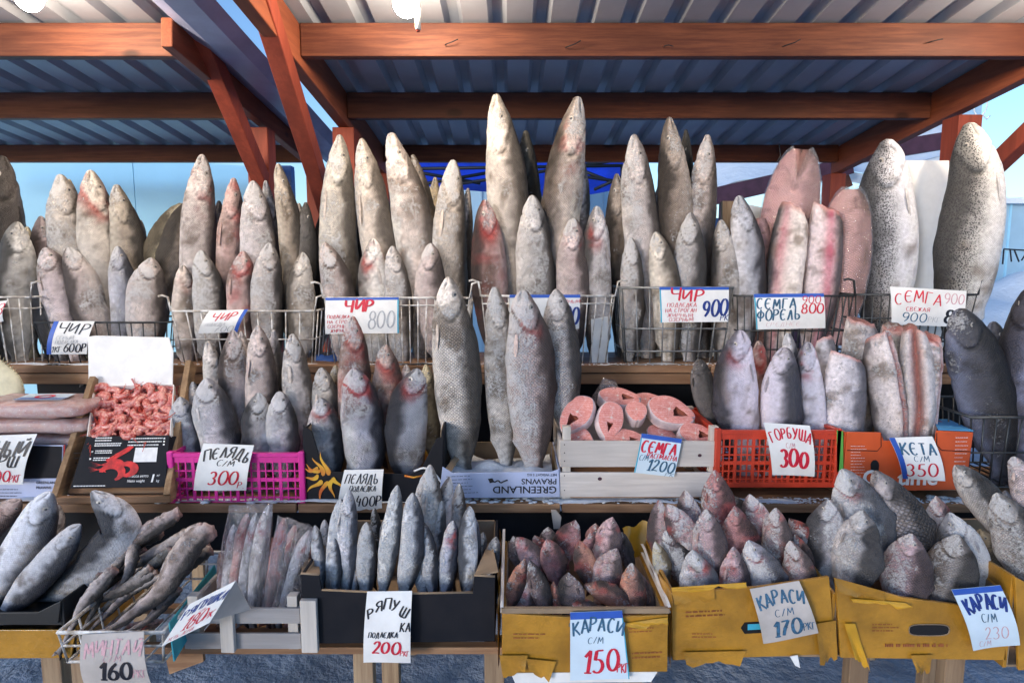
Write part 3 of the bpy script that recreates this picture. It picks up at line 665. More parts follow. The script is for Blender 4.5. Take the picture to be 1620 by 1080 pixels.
# ------------------------------------------------------------------ fish
PAL = {
 'cream': ((.84,.765,.72),(.76,.675,.625),(.20,.165,.14)), 'grey': ((.82,.77,.76),(.64,.595,.59),(.08,.075,.075)),
 'brown': ((.64,.56,.49),(.42,.345,.29),(.07,.055,.045)), 'dark': ((.20,.185,.175),(.10,.092,.088),(.035,.033,.033)),
 'pinkish': ((.82,.70,.68),(.72,.585,.57),(.15,.11,.105)), 'reddish': ((.74,.55,.51),(.58,.40,.37),(.13,.075,.07)),
 'blue': ((.80,.78,.83),(.54,.55,.63),(.02,.025,.05)), 'yellowish': ((.74,.65,.47),(.60,.50,.34),(.28,.22,.14)),
 'silver': ((.86,.84,.87),(.66,.66,.71),(.03,.035,.055)), 'white': ((.82,.78,.76),(.74,.69,.67),(.40,.36,.35)),
 'pale': ((.84,.82,.84),(.74,.72,.75),(.06,.07,.10)),
 'cgrey': ((.58,.53,.54),(.38,.36,.375),(.07,.068,.075)), 'cpink': ((.68,.49,.50),(.58,.41,.425),(.14,.105,.115)),
 'cred': ((.60,.31,.29),(.44,.21,.205),(.11,.06,.06)), 'corange': ((.55,.27,.19),(.40,.19,.15),(.12,.09,.09)),
 'cdark': ((.30,.22,.22),(.16,.125,.13),(.06,.055,.06)), 'cwhite': ((.74,.71,.74),(.62,.61,.66),(.20,.21,.25)),
 'pollock': ((.60,.52,.49),(.32,.27,.255),(.055,.05,.05)), 'char': ((.20,.22,.33),(.065,.065,.085),(.02,.02,.025)),
 'salmonskin': ((.90,.88,.91),(.80,.79,.80),(.06,.062,.07)), 'humpback': ((.82,.74,.80),(.58,.54,.62),(.03,.033,.055)),
 'keta': ((.74,.68,.69),(.60,.56,.59),(.30,.28,.31)), 'trout': ((.82,.71,.69),(.72,.60,.59),(.16,.15,.17)), 'fillet': ((.84,.45,.43),(.86,.50,.48),(.84,.45,.43)),
}
ADJ = {'cgrey': 'grey', 'cpink': 'pinkish', 'cred': 'red', 'corange': 'orange', 'cdark': 'dark', 'cwhite': 'white frosted', 'blue': 'blue-backed', 'pale': 'silvery',
       'pollock': 'grey-brown', 'char': 'black', 'salmonskin': 'silver spotted', 'humpback': 'violet-silver', 'keta': 'pale', 'trout': 'pink striped'}
PROF = {
 'white': ([0,.015,.04,.08,.13,.19,.27,.36,.45,.56,.68,.78,.85,.895,.93,.965,1], [.13,.245,.385,.55,.70,.83,.94,1,1,.98,.90,.72,.52,.36,.42,.62,.72], .66),
 'salmon': ([0,.015,.04,.08,.13,.19,.27,.36,.45,.56,.68,.78,.85,.895,.93,.965,1], [.16,.28,.41,.56,.70,.82,.93,1,1,.96,.82,.60,.42,.33,.5,.74,.85], .55),
 'vendace': ([0,.015,.04,.08,.13,.2,.3,.4,.5,.62,.74,.83,.88,.93,.965,1], [.13,.26,.42,.60,.75,.88,.97,1,1,.93,.72,.48,.36,.5,.75,.85], .62),
 'carp': ([0,.02,.05,.1,.16,.23,.31,.4,.5,.6,.7,.78,.84,.89,.94,1], [.10,.19,.32,.50,.67,.82,.94,1,1,.93,.78,.60,.45,.38,.5,.62], .42),
 'pollock': ([0,.03,.08,.15,.24,.35,.5,.62,.74,.85,.91,.95,1], [.5,.74,.86,.95,1,.92,.70,.50,.33,.22,.26,.42,.55], .62),
 'trunk': ([0,.01,.05,.12,.3,.5,.65,.78,.88,.95,1], [.64,.70,.78,.90,1,.97,.86,.68,.5,.42,.5], .58),
 'fillet': ([0,.03,.08,.16,.3,.5,.7,.85,.95,1], [.28,.5,.68,.84,1,1,.92,.72,.5,.36], .16),
}
NOUN = {'white': 'whitefish', 'salmon': 'salmon', 'vendace': 'vendace', 'carp': 'carp', 'pollock': 'headless pollock', 'trunk': 'headless salmon trunk', 'fillet': 'salmon fillet'}
fish_seed = [0]
def fish(kind, pts, wpx, Y, pal='grey', roll=0, frost=.5, red=0.0, scale=.8, dY=0.0, gloss=.2, spots=0.0, ext=0.0, rough=1.0, nth=0, wrap=None, stripe=0.0, slit=0.0, rag=0.0, mouth=0.0, notch=0.0, scl=.0052, fin=True, parent=None, name=None, dark_side=0.0):
    """pts: photo pixels snout -> tail; wpx: widest breadth in photo pixels; Y depth of the tail, dY lean of the snout"""
    fish_seed[0] += 1; sd_ = fish_seed[0]; rng = random.Random(sd_*7+1)
    k = len(pts); pw = []
    for i, p in enumerate(pts): pw.append(P(p[0], p[1], Y + dY*(1-i/(k-1))))
    if ext: pw[-1] = pw[-1] + (pw[-1]-pw[-2])*ext
    W_ = wpx*mpp(Y+dY*.5)
    if k == 2:
        mid = (pw[0]+pw[1])/2; d0 = (pw[1]-pw[0]); side = Vector((d0.z, 0, -d0.x))*rng.uniform(-.045,.045)
        pw = [pw[0], mid+side+Vector((0, rng.uniform(-.008,.008), 0)), pw[1]]
    arr = np.array([tuple(p) for p in pw]); kk = len(arr)
    # smooth centreline
    seg = np.r_[0, np.cumsum(np.linalg.norm(np.diff(arr, axis=0), axis=1))]; Lf = seg[-1]; tt = seg/Lf
    big = wpx > 44
    nS = 76 if wpx > 68 else (64 if big else 46); nT = 44 if wpx > 68 else (36 if big else 26)
    nH = int(nS*.52); s = np.r_[np.linspace(0, 1, nH, endpoint=False)**1.1*.30, np.linspace(.30, 1, nS-nH)]
    fine = np.linspace(0, 1, 201); cf = np.stack([np.interp(fine, tt, arr[:,i]) for i in range(3)], 1)
    if kk > 2:
        ker = np.hanning(61 if kk == 3 and k == 2 else 41); ker /= ker.sum(); h = len(ker)//2
        pad = np.vstack([2*cf[0]-cf[1:h+1][::-1], cf, 2*cf[-1]-cf[-h-1:-1][::-1]])
        cf = np.stack([np.convolve(pad[:,i], ker, 'valid') for i in range(3)], 1)
    c = np.stack([np.interp(s, fine, cf[:,i]) for i in range(3)], 1)
    hshift = rng.uniform(-.34, .20); c0_ = c.copy()
    A = np.gradient(c, axis=0); A /= np.linalg.norm(A, axis=1)[:,None]
    camp = np.array([0, 0, CAMZ]); V = camp - c; V -= (V*A).sum(1)[:,None]*A; V /= np.linalg.norm(V, axis=1)[:,None]
    Rr = np.cross(V, A); cr, sr = math.cos(R(roll)), math.sin(R(roll))
    D = cr*Rr - sr*V; S = np.cross(A, D)
    px_, py_, ratio = PROF[kind]
    amax = W_/2/math.sqrt(cr*cr+ratio*ratio*sr*sr)
    a = np.interp(s, px_, py_)
    af = np.interp(fine, px_, py_); ker = np.hanning(13); ker /= ker.sum(); af = np.convolve(np.pad(af, 6, mode='edge'), ker, 'valid'); a = np.interp(s, fine, af)
    cut = kind in ('trunk', 'pollock', 'fillet')
    if not cut: a[0] = py_[0]
    a = a*amax; a *= 1+.055*np.array([vnoise(np.array([[x*4.3+sd_*3.7, .5, .5]]))[0] for x in s])
    tail = sstep(.87, .97, s) if kind != 'fillet' and kind != 'trunk' else 0*s
    b = a*ratio*(1-tail) + tail*.0035
    if not cut: b = b*(1-.12*sstep(.15, 0, s))
    if kind in ('white','salmon','vendace','carp'): c = c + D*(amax*hshift*sstep(.30,0,s)**1.3)[:,None]
    th0 = 0.0
    dv = -sr; svv = float((S[nS//2]*V[nS//2]).sum()); thv = math.atan2(svv, dv)
    th = thv + math.pi + np.arange(nT)*2*np.pi/nT
    ct, st_ = np.cos(th), np.sin(th)
    SS, TT = np.meshgrid(s, th, indexing='ij')
    q = {'fillet': .6, 'carp': 1.12}.get(kind, .96)
    cc = np.sign(ct)*np.abs(ct)**q; ssn = np.sign(st_)*np.abs(st_)**q
    rad = D[:,None,:]*(a[:,None]*cc[None,:])[:,:,None] + S[:,None,:]*(b[:,None]*ssn[None,:])[:,:,None]
    pos = c[:,None,:] + rad
    nrm = rad/np.maximum(np.linalg.norm(rad, axis=2), 1e-6)[:,:,None]
    pl_ = pos.reshape(-1,3)
    lo = fbm(pl_/max(amax*1.1, .012)+sd_*5.1, sd_, 3).reshape(nS, nT); hi = fbm(pl_/max(amax*.28, .004)+sd_*2.3, sd_+9, 3).reshape(nS, nT)
    th180 = np.abs((TT+np.pi)%(2*np.pi)-np.pi)          # 0 dorsal .. pi ventral
    disp = amax*(.06*lo+.026*hi)*rough*(1-.6*sstep(.85,.95,SS))
    head = kind in ('white','salmon','vendace','carp')
    for _ in range(5):          # knocks, flats and folds from freezing in a heap
        s0, t0_, am = rng.uniform(.15,.8), rng.uniform(0, 6.28), rng.uniform(-.16,.07)
        dth = np.abs((TT-t0_+np.pi)%(2*np.pi)-np.pi); disp += amax*am*np.exp(-((SS-s0)/rng.uniform(.03,.10))**2-(dth/rng.uniform(.35,.8))**2)
    for _ in range(2):
        s0, t0_, sl = rng.uniform(.2,.75), rng.uniform(0, 6.28), rng.uniform(-.04,.04)
        dth = (TT-t0_+np.pi)%(2*np.pi)-np.pi; cre = np.exp(-((SS-s0-sl*dth-.006*lo)/.006)**2)*np.exp(-(dth/.9)**2); disp -= amax*.05*cre
    sop = {'white': .185, 'salmon': .185, 'vendace': .18, 'carp': .22}.get(kind, 0)
    opl = np.zeros_like(SS); mline = opl.copy()
    if head:
        so = sop*(1-.34*np.cos((th180-1.75)*1.1)**2*-1) - .05*np.clip(np.cos(th180),0,1)
        gq = np.exp(-((th180-1.55)/.72)**2); so = sop*(.50+.58*gq)
        so = so + .006*lo
        disp += amax*(.022 if kind != 'carp' else .008)*gq*np.exp(-((SS-so+.016)/.022)**2)*sstep(.3,.8,th180)*(SS<so+.004)
        opl = np.exp(-((SS-so-.003)/.0085)**2)*sstep(.35,.9,th180)*(.45+.55*gq)
        disp -= amax*.11*opl
        mline = np.exp(-((th180-2.05)/.16)**2)*sstep(.075,.03,SS)*(SS>.004)
        disp -= amax*.10*mline
        disp += amax*.16*np.exp(-((SS-.5)/.05)**2)*np.exp(-(th180/.16)**2)*(.5+.5*rng.random())
        disp += amax*.14*np.exp(-((SS-.77)/.03)**2)*np.exp(-((th180-np.pi)/.2)**2)
    if slit:
        g = np.exp(-((th180-np.pi)/.34)**2)*sstep(.0,.06,SS if not cut else SS+.06)*sstep(.78,.62,SS)
        disp -= amax*.55*slit*g
    if rag: disp += amax*.2*np.exp(-((np.minimum(th180,np.pi-th180))/.22)**2)*np.clip(vnoise(np.stack([SS*26+sd_,(th180>1.5)*5.,0*SS],2).reshape(-1,3)).reshape(nS,nT),0,1)*sstep(.95,.8,SS)
    if rag: disp += amax*rag*(vnoise(pl_/max(amax*.33,.004)+sd_, sd_+3).reshape(nS,nT))*(.5+.8*sstep(.2,0,SS)+.7*sstep(.75,.95,SS))
    pos = pos + nrm*disp[:,:,None]
    if mouth:   # jaws parted: pull the skin back along the mouth line
        pos = pos + A[:,None,:]*(Lf*mouth*np.exp(-((th180-1.9)/.45)**2)*sstep(.05,0,SS))[:,:,None]
    if kind == 'trunk': pos = pos + A[:,None,:]*(Lf*(.035*np.cos(TT-rng.uniform(0,6))+.02*hi)*sstep(.10,0,SS))[:,:,None]
    if notch: pos = pos + A[:,None,:]*(Lf*notch*np.exp(-(cc[None,:]/.42)**2)*sstep(.3,0,SS))[:,:,None]
    if kind not in ('trunk','fillet'):
        fk = sstep(.9, 1, SS)*(np.abs(np.cos(TT))-.55)*Lf*.06; pos = pos + A[:,None,:]*fk[:,:,None]
        if rag: pos = pos + A[:,None,:]*(sstep(.93,1,SS)*vnoise(np.stack([TT*3+sd_, SS*0, SS*0],2).reshape(-1,3)).reshape(nS,nT)*Lf*.04)[:,:,None]
    # ---- pigment
    pb, pf, pk = [np.array(x) for x in PAL[pal]]; pk = pk*.42
    jit = 1+rng.uniform(-.14,.14); tone = np.array([rng.uniform(.96,1.04), 1, rng.uniform(.95,1.05)])
    tb = sstep(1.5 if not spots else 2.05, .9, th180 + .6*lo+.25*hi)*.95; tv = sstep(1.55, 2.3, th180 + .35*lo)
    col = pf[None,None,:]*(1-tb-tv)[:,:,None].clip(0,1) + pk*tb[:,:,None] + pb*tv[:,:,None]
    blot = sstep(.06,.42, lo*.8+hi*.4); col = col*(1-blot[:,:,None]*np.array((.58,.62,.66))) 
    if head:
        hd = sstep(so+.01, so-.03, SS)
        hcol = pf*.55+pb*.5 if pal not in ('char','dark','blue','humpback','salmonskin') else pf*.8
        hm = (hd*(.55 - .40*tb))[:,:,None]; col = col*(1-hm)+hcol*hm*(1-.25*blot[:,:,None])
        col = col*(1-.82*opl[:,:,None])*(1-.85*mline[:,:,None])
        crk = sstep(.36,.42,np.abs(hi))*hd; col = col*(1-.35*crk[:,:,None])
    if red and head:
        rc = np.array((.36,.03,.025)); rn = fbm(pl_/max(amax*.55,.006)+sd_*1.7, sd_+40, 3).reshape(nS,nT)
        rm = np.exp(-((SS-so-.015)/(.035+.04*red))**2)*sstep(-.35,.25,rn+red*.4-.2)*sstep(.5,1.1,th180)
        rm = np.maximum(rm, .75*sstep(.25,.6,rn+.25*red)*sstep(.5,.0,SS)*red)
        col = col*(1-.85*rm[:,:,None]*min(1,red+.3))+rc*(.85*rm*min(1,red+.3))[:,:,None]
    if pal in ('cpink','cred','corange','reddish'):
        rn = fbm(pl_/max(amax*.7,.006)+sd_*1.9, sd_+70, 3).reshape(nS,nT); rm = (sstep(.05,.5,rn)*.6)[:,:,None]
        col = col*(1-rm)+np.array((.40,.07,.065))*rm
    if stripe:
        g = np.exp(-((th180-1.45)/.28)**2)*(.6+.5*lo); g = (g*stripe).clip(0,1)[:,:,None]; col = col*(1-g)+np.array((.55,.10,.17))*g
    if slit:
        g = (g if False else np.exp(-((th180-np.pi)/.42)**2)*sstep(.80,.62,SS))[:,:,None]; g = g*(.7+.3*slit)
        ic = np.array((.52,.17,.14)); col = col*(1-g)+ic*(.7+.6*lo[:,:,None].clip(-.5,.6))*g
    if kind == 'trunk':
        rim = sstep(.035,.0,SS)[:,:,None]*.8; col = col*(1-rim)+np.array((.62,.30,.27))*rim
    if kind == 'pollock':
        rim = sstep(.06,.0,SS)[:,:,None]*.6; col = col*(1-rim)+np.array((.42,.24,.21))*rim
    if kind not in ('fillet','trunk'): col = col*(1-.45*sstep(.88,.95,SS)[:,:,None])
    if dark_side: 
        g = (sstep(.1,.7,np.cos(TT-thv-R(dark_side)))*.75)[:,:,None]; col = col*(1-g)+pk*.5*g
    col = (col*jit*tone).clip(.006,.9)
    msk = np.zeros((nS,nT,4)); sc_ = scale*(sstep(so-.0, so+.04, SS) if head else 1)*sstep(.92,.82,SS)*(.75+.5*lo)
    msk[:,:,0] = np.clip(sc_,0,1); msk[:,:,1] = np.clip(frost+.35*lo+.2*(sstep(.22,.05,SS) if head else 0),0,1); msk[:,:,1] *= (1-.8*opl)*(1-.55*tb); msk[:,:,2] = gloss
    if spots: msk[:,:,3] = np.clip(spots*sstep(2.3,1.0,th180+.25*lo),0,1)
    circ = np.pi*2*amax*math.sqrt((1+ratio**2)/2)
    u = np.tile(np.arange(nT)/nT*circ, (nS,1)); v = np.tile((s*Lf)[:,None], (1,nT)); ss_ = scl*(.6+.4*W_/.14)
    suv = np.stack([(u+v)/ss_*.62, (u-v)/ss_*.62, 0*u], 2)
    verts = pos.reshape(-1,3); nv = len(verts)
    capc = c[0] + A[0]*(amax*.05 if not cut else amax*(.18 if kind != 'fillet' else .0)) - (A[0]*amax*.10 if not cut else 0); capt = c[-1]-A[-1]*Lf*.012
    verts = np.vstack([verts, capc, capt]); cols = np.vstack([col.reshape(-1,3), (.40,.09,.08) if kind == 'trunk' else col[0].mean(0), col[-1].mean(0)]); msks = np.vstack([msk.reshape(-1,4), msk[0,0], msk[-1,0]]); suvs = np.vstack([suv.reshape(-1,3), suv[0,0], suv[-1,0]])
    i, j = np.meshgrid(np.arange(nS-1), np.arange(nT), indexing='ij'); j2 = (j+1)%nT
    quads = np.stack([i*nT+j, i*nT+j2, (i+1)*nT+j2, (i+1)*nT+j], 2).reshape(-1,4).tolist()
    faces = quads + [[nv, (jj+1)%nT, jj] for jj in range(nT)] + [[nv+1, (nS-1)*nT+jj, (nS-1)*nT+(jj+1)%nT] for jj in range(nT)]
    mi = [0]*len(faces)
    ev = []; ecol = []
    # fins and eyes, in the same continuous mesh
    def patch(vv, ff, m_, cl, g=.3):
        nonlocal verts, cols, msks, suvs
        n = len(verts); verts = np.vstack([verts, vv]); cols = np.vstack([cols, np.tile(cl, (len(vv),1))]); msks = np.vstack([msks, np.tile((0,.15,g,0),(len(vv),1))]); suvs = np.vstack([suvs, np.zeros((len(vv),3))])
        for f in ff: faces.append([n+x for x in f]); mi.append(m_)
    if head and wpx > 20:
        for sg in (1,-1):
            ie = int(np.argmin(np.abs(s-({'carp':.10}.get(kind,.082))))); te = sg*1.12
            je = int(np.argmin(np.abs((th-te+np.pi)%(2*np.pi)-np.pi)))
            ce = pos[ie,je]; ne = nrm[ie,je]; er = amax*({'carp':.07,'salmon':.07}.get(kind,.10))
            e1 = A[ie]; e1 = e1-(e1*ne).sum()*ne; e1 /= np.linalg.norm(e1); e2 = np.cross(ne, e1)
            for (r0, hh, m_) in ((1.45,.05,2),(.78,.34,1)):
                vv = [ce+ne*er*hh]; ff = []
                for rr, hz in ((.55,hh*.8),(1,-.12)):
                    for q_ in range(10): vv.append(ce+(e1*math.cos(q_*.628)+e2*math.sin(q_*.628))*er*r0*rr+ne*er*hz)
                for q_ in range(10):
                    ff.append([0,1+q_,1+(q_+1)%10]); ff.append([1+q_,11+q_,11+(q_+1)%10,1+(q_+1)%10])
                patch(np.array(vv), ff, m_, pf)
        if fin and rng.random() < .55:
            for sg in ((1,-1) if rng.random() < .3 else (rng.choice((1,-1)),)):
                i0 = int(np.argmin(np.abs(s-sop-.035))); t0 = sg*2.25; j0 = int(np.argmin(np.abs((th-t0+np.pi)%(2*np.pi)-np.pi)))
                p0 = pos[i0,j0]; n0 = nrm[i0,j0]; lf = Lf*.115; wf = amax*.24; tx = np.cross(n0, A[i0])
                vv = []; ff = []
                spl = rng.uniform(.0,.35)
                for ly in (.0035, .0015):
                    for a_ in range(7):
                        t_ = a_/6; w2 = wf*math.sin(math.pi*(.12+.80*t_))**.7
                        for b_ in range(4): vv.append(p0+A[i0]*lf*t_+tx*w2*((b_/3-.5)*1.5)*.7+n0*(ly+.012*math.sin(t_*2)*.35+spl*lf*t_*.3-amax*.03*abs(b_-1.5)))
                for ly in range(2):
                    for a_ in range(6):
                        for b_ in range(3): o_ = ly*28+a_*4+b_; ff.append([o_,o_+1,o_+5,o_+4])
                patch(np.array(vv), ff, 0, (pf*.7+pb*.1)*np.array((1.0,.96,.92)))
    org = Vector(c[-1]); 
    nm = name or {'white':'whitefish','salmon':'salmon','vendace':'vendace','carp':'carp','pollock':'pollock','trunk':'headless_salmon','fillet':'salmon_fillet'}[kind]
    me = bpy.data.meshes.new(nm); me.from_pydata((verts-np.array(org)).tolist(), [], faces)
    for mt in ('fish','eye','eyering'): me.materials.append(M[mt])
    me.polygons.foreach_set('material_index', mi); me.polygons.foreach_set('use_smooth', [True]*len(faces))
    at = me.attributes.new('pat','FLOAT_COLOR','POINT'); at.data.foreach_set('color', np.hstack([cols, np.ones((len(cols),1))]).astype(np.float32).ravel())
    at = me.attributes.new('msk','FLOAT_COLOR','POINT'); at.data.foreach_set('color', msks.astype(np.float32).ravel())
    at = me.attributes.new('suv','FLOAT_VECTOR','POINT'); at.data.foreach_set('vector', suvs.astype(np.float32).ravel())
    me.validate(); me.update()
    bm = bmesh.new(); bm.from_mesh(me); bmesh.ops.recalc_face_normals(bm, faces=bm.faces); bm.to_mesh(me); bm.free()
    o = bpy.data.objects.new(nm, me); COL.objects.link(o)
    if wrap:     # clear film clinging to the piece, a part of it
        root = thing(nm, None, None, org); o.parent = root; o.name = 'flesh'
        nrm2 = (pos - c[:,None,:]); nrm2 /= np.maximum(np.linalg.norm(nrm2,axis=2),1e-6)[:,:,None]
        fl = pos + nrm2*(.004+.004*np.abs(hi)+.003*np.abs(lo))[:,:,None] - A[:,None,:]*(sstep(.1,0,SS)*.012)[:,:,None] + A[:,None,:]*(sstep(.9,1,SS)*.02)[:,:,None]
        fm = bpy.data.meshes.new('film'); fm.from_pydata((fl.reshape(-1,3)-np.array(org)).tolist(), [], quads); fm.materials.append(M['film'])
        fm.polygons.foreach_set('use_smooth', [True]*len(quads)); fo = bpy.data.objects.new('film', fm); COL.objects.link(fo); fo.parent = root
        return root
    o.location = org
    return o

ORD = ['leftmost','second','third','fourth','fifth','sixth','seventh','eighth','ninth','tenth','eleventh','twelfth','thirteenth','fourteenth','fifteenth','sixteenth','seventeenth','eighteenth','nineteenth','twentieth','twenty-first','twenty-second','twenty-third','twenty-fourth','twenty-fifth','twenty-sixth','twenty-seventh','twenty-eighth']
def row(kind, items, Y, where, group, ext=0.0, noun=None, dY=.05, **kw):
    """items: (pts, width, palette, options); labelled by their order from the left"""
    order = sorted(range(len(items)), key=lambda i: items[i][0][0][0])
    n = len(items)
    for k, i in enumerate(order):
        pts, wpx, pal, opt = items[i]
        opt = dict(opt); adj = opt.pop('adj', None) or ADJ.get(pal, pal); yy = opt.pop('Y', Y); kd = opt.pop('kind', kind); nn = opt.pop('noun', None) or noun or NOUN[kd]
        if opt.get('red', 0) > .45 and 'blood' not in adj and len(adj.split()) < 2: adj = 'bloodstained '+adj
        pos_ = 'leftmost' if k == 0 else ('rightmost' if k == n-1 else ORD[k]+' from left')
        if n == 1: pos_ = 'alone'
        rl = opt.get('roll', 0)
        if kd not in ('fillet','trunk'): opt['roll'] = -24+rl*.55 if rl <= 92 else 204-(180-rl)*.55
        a_ = dict(kw); a_.update(opt); a_.setdefault('dY', dY); a_.setdefault('ext', ext)
        o = fish(kd, pts, wpx, yy, pal, **a_)
        tag(o, f'{adj} {nn}, {pos_} in {where}', 'fillet' if kd == 'fillet' else 'fish', group)

# ---- top shelf: fish standing in wire baskets
def T(tx, ty, bx, by, w, pal, **o): return ([(tx, ty), (bx, by)], w, pal, o)
YB, YF = 2.66, 2.56
W8 = lambda s: f'fish standing in the {s}'
b = 'far left wire basket'
row('white', [T(-8,246,2,600,64,'dark',roll=170,frost=.35), T(30,352,35,590,57,'grey',roll=150,frost=.6,Y=YF), T(50,360,54,570,32,'yellowish',roll=60)], YB, b, W8(b), gloss=.35)
b = '600 sign basket'
row('white', [T(164,338,176,580,34,'grey',Y=2.74), T(218,348,222,580,36,'brown',Y=2.74), T(246,372,240,580,38,'grey',Y=2.73), T(68,343,82,580,44,'pinkish',roll=200), T(88,277,152,600,64,'cream',roll=55,frost=.75,rough=1.4), T(114,284,132,580,32,'yellowish',roll=40,Y=2.72), T(143,270,192,600,62,'cream',roll=75,red=.6), T(181,330,188,580,28,'brown',Y=2.72), T(195,293,212,600,52,'brown',roll=25,frost=.5), T(286,322,205,480,44,'yellowish',roll=150,Y=2.71), T(302,310,250,500,50,'brown',roll=180,Y=2.69)], YB, 'back row of '+b, W8(b))
row('white', [T(64,428,100,580,44,'blue',roll=160), T(70,393,125,582,56,'pinkish',roll=10,frost=.55), T(114,391,174,582,50,'pinkish',roll=120,frost=.7), T(187,390,192,582,40,'blue',roll=10,frost=.65), T(233,408,232,582,58,'cream',roll=50,frost=.8)], YF, 'front row of '+b, W8(b))
b = 'white basket with the 700 sign'
row('white', [T(343,318,346,600,34,'brown',Y=2.74), T(388,322,392,600,32,'pinkish',Y=2.74), T(470,322,466,600,34,'grey',Y=2.74), T(318,245,310,600,52,'cream',roll=60,red=.45), T(366,282,372,600,45,'reddish',roll=30), T(402,287,414,600,58,'grey',roll=70,frost=.7), T(424,286,428,600,30,'grey',roll=60,Y=2.73), T(447,259,464,600,40,'brown',roll=20,frost=.5), T(490,321,478,600,36,'dark',roll=10,frost=.3)], YB, 'back row of '+b, W8(b))
row('white', [T(290,420,300,600,40,'cream',roll=90,red=.35), T(327,397,338,600,48,'grey',roll=40,frost=.85), T(380,398,384,600,49,'reddish',roll=30,red=.5), T(425,385,429,600,51,'grey',roll=60,frost=.8), T(472,400,476,590,43,'cream',roll=110,frost=.6)], YF, 'front row of '+b, W8(b))
b = 'basket with the 800 sign'
row('white', [T(556,300,580,600,34,'brown',Y=2.74), T(612,312,625,600,36,'grey',Y=2.74), T(512,318,495,590,38,'brown',roll=180,Y=2.72), T(536,214,562,610,58,'cream',roll=30,frost=.7), T(573,220,617,610,58,'cream',roll=20,frost=.7,rough=1.3), T(629,210,670,610,63,'cream',roll=40,frost=.6,scale=.8), T(655,245,705,600,36,'brown',roll=20,Y=2.73), T(690,281,696,600,34,'yellowish',roll=60,Y=2.73), T(716,254,724,610,55,'cream',roll=65,frost=.75,scale=.75), T(741,298,746,600,26,'cream',Y=2.74)], YB, 'back row of '+b, W8(b))
row('white', [T(520,383,548,596,50,'pinkish',roll=30,frost=.7), T(582,379,588,596,50,'white',roll=95,red=.55,frost=.6), T(627,390,640,596,46,'cream',roll=50,frost=.75), T(677,386,705,596,52,'pinkish',roll=20,frost=.7)], YF, 'front row of '+b, W8(b))
b = 'basket behind the tall scaly fish'
row('white', [T(789,149,806,612,66,'cream',roll=15,scale=1,frost=.55,mouth=.02), T(828,208,850,600,46,'dark',roll=0,Y=2.73,scale=.9,frost=.35), T(909,153,878,612,66,'cream',roll=165,scale=1,red=.65,frost=.6), T(926,258,905,600,38,'grey',roll=60,Y=2.73)], YB, 'back row of '+b, W8(b))
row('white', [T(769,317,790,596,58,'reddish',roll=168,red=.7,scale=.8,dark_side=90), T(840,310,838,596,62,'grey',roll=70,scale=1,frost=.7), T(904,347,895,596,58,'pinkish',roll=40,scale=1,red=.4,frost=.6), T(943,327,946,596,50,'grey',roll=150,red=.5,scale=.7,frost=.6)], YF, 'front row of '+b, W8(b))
b = 'grey basket with 900 sign'
row('white', [T(1042,292,1048,600,36,'grey',Y=2.74), T(1098,300,1100,600,34,'brown',Y=2.745), T(968,276,990,600,44,'brown',roll=160,Y=2.72), T(1000,214,1027,600,60,'cream',roll=60,scale=.85,frost=.7,mouth=.02), T(1064,186,1069,600,56,'brown',roll=165,scale=1,frost=.6), T(1083,206,1096,590,32,'dark',Y=2.74,frost=.05), T(1121,214,1114,600,49,'cream',roll=40,scale=.9,frost=.6)], YB, 'back row of '+b, W8(b))
row('white', [T(1000,377,994,592,40,'grey',roll=60,frost=.8), T(1041,367,1058,592,48,'cream',roll=30,scale=.9,frost=.6), T(1096,337,1092,592,54,'grey',roll=25,frost=.75), T(1144,348,1140,592,44,'grey',roll=130,scale=.9,frost=.6)], YF, 'front row of '+b, W8(b))
# trout basket
b = 'trout basket'; g = W8(b)
tag(fish('salmon', [(1177,310),(1172,590)], 52, YF, 'blue', roll=25, frost=.45, dY=.05), 'dark blue-backed salmon standing at the left end of the trout basket', 'fish', g)
tag(fish('fillet', [(1204,345),(1196,590)], 40, 2.66, 'fillet', roll=20, frost=.2), 'narrow bare pink fillet tucked behind the dark salmon in trout basket', 'fillet', g)
tag(fish('fillet', [(1268,236),(1222,500)], 82, 2.70, 'fillet', roll=8, frost=.1, gloss=.9, notch=.16, wrap=1, dY=.02, rough=.7), 'tallest pink fillet wrapped in shiny film behind the trout', 'fillet', g)
tag(fish('fillet', [(1345,300),(1318,545)], 74, 2.62, 'fillet', roll=-12, frost=.1, gloss=.9, wrap=1, dY=.02, rough=.7), 'broad pink fillet in film beside the big spotted salmon', 'fillet', g)
tag(fish('trunk', [(1254,330),(1222,590)], 56, YF, 'trout', roll=160, frost=.35, stripe=.8, dY=.05, scale=.3, gloss=.5), 'headless trout with pink side stripe, left of the two cut trout', 'fish', g)
tag(fish('trunk', [(1308,326),(1276,590)], 54, YF, 'trout', roll=20, frost=.3, stripe=1, dY=.05, scale=.3, gloss=.5), 'headless trout with broad crimson stripe, right of the two cut trout', 'fish', g)
# big salmon
b = 'salmon basket'; g = W8(b)
tag(fish('salmon', [(1385,226),(1397,305),(1402,400),(1390,590)], 90, 2.62, 'salmonskin', roll=200, frost=.1, spots=1.0, scale=.55, gloss=.6, rough=.5, mouth=.025, scl=.0042, dY=.03), 'big silver salmon with spotted head and white belly before white board', 'fish', g)
tag(fish('salmon', [(1532,196),(1545,290),(1530,400),(1506,590)], 84, 2.54, 'salmonskin', roll=196, frost=.25, spots=1.0, scale=.55, gloss=.5, rough=.5, scl=.0042, dY=.03), 'big frosted spotted salmon standing at the right end of the top shelf', 'fish', g)

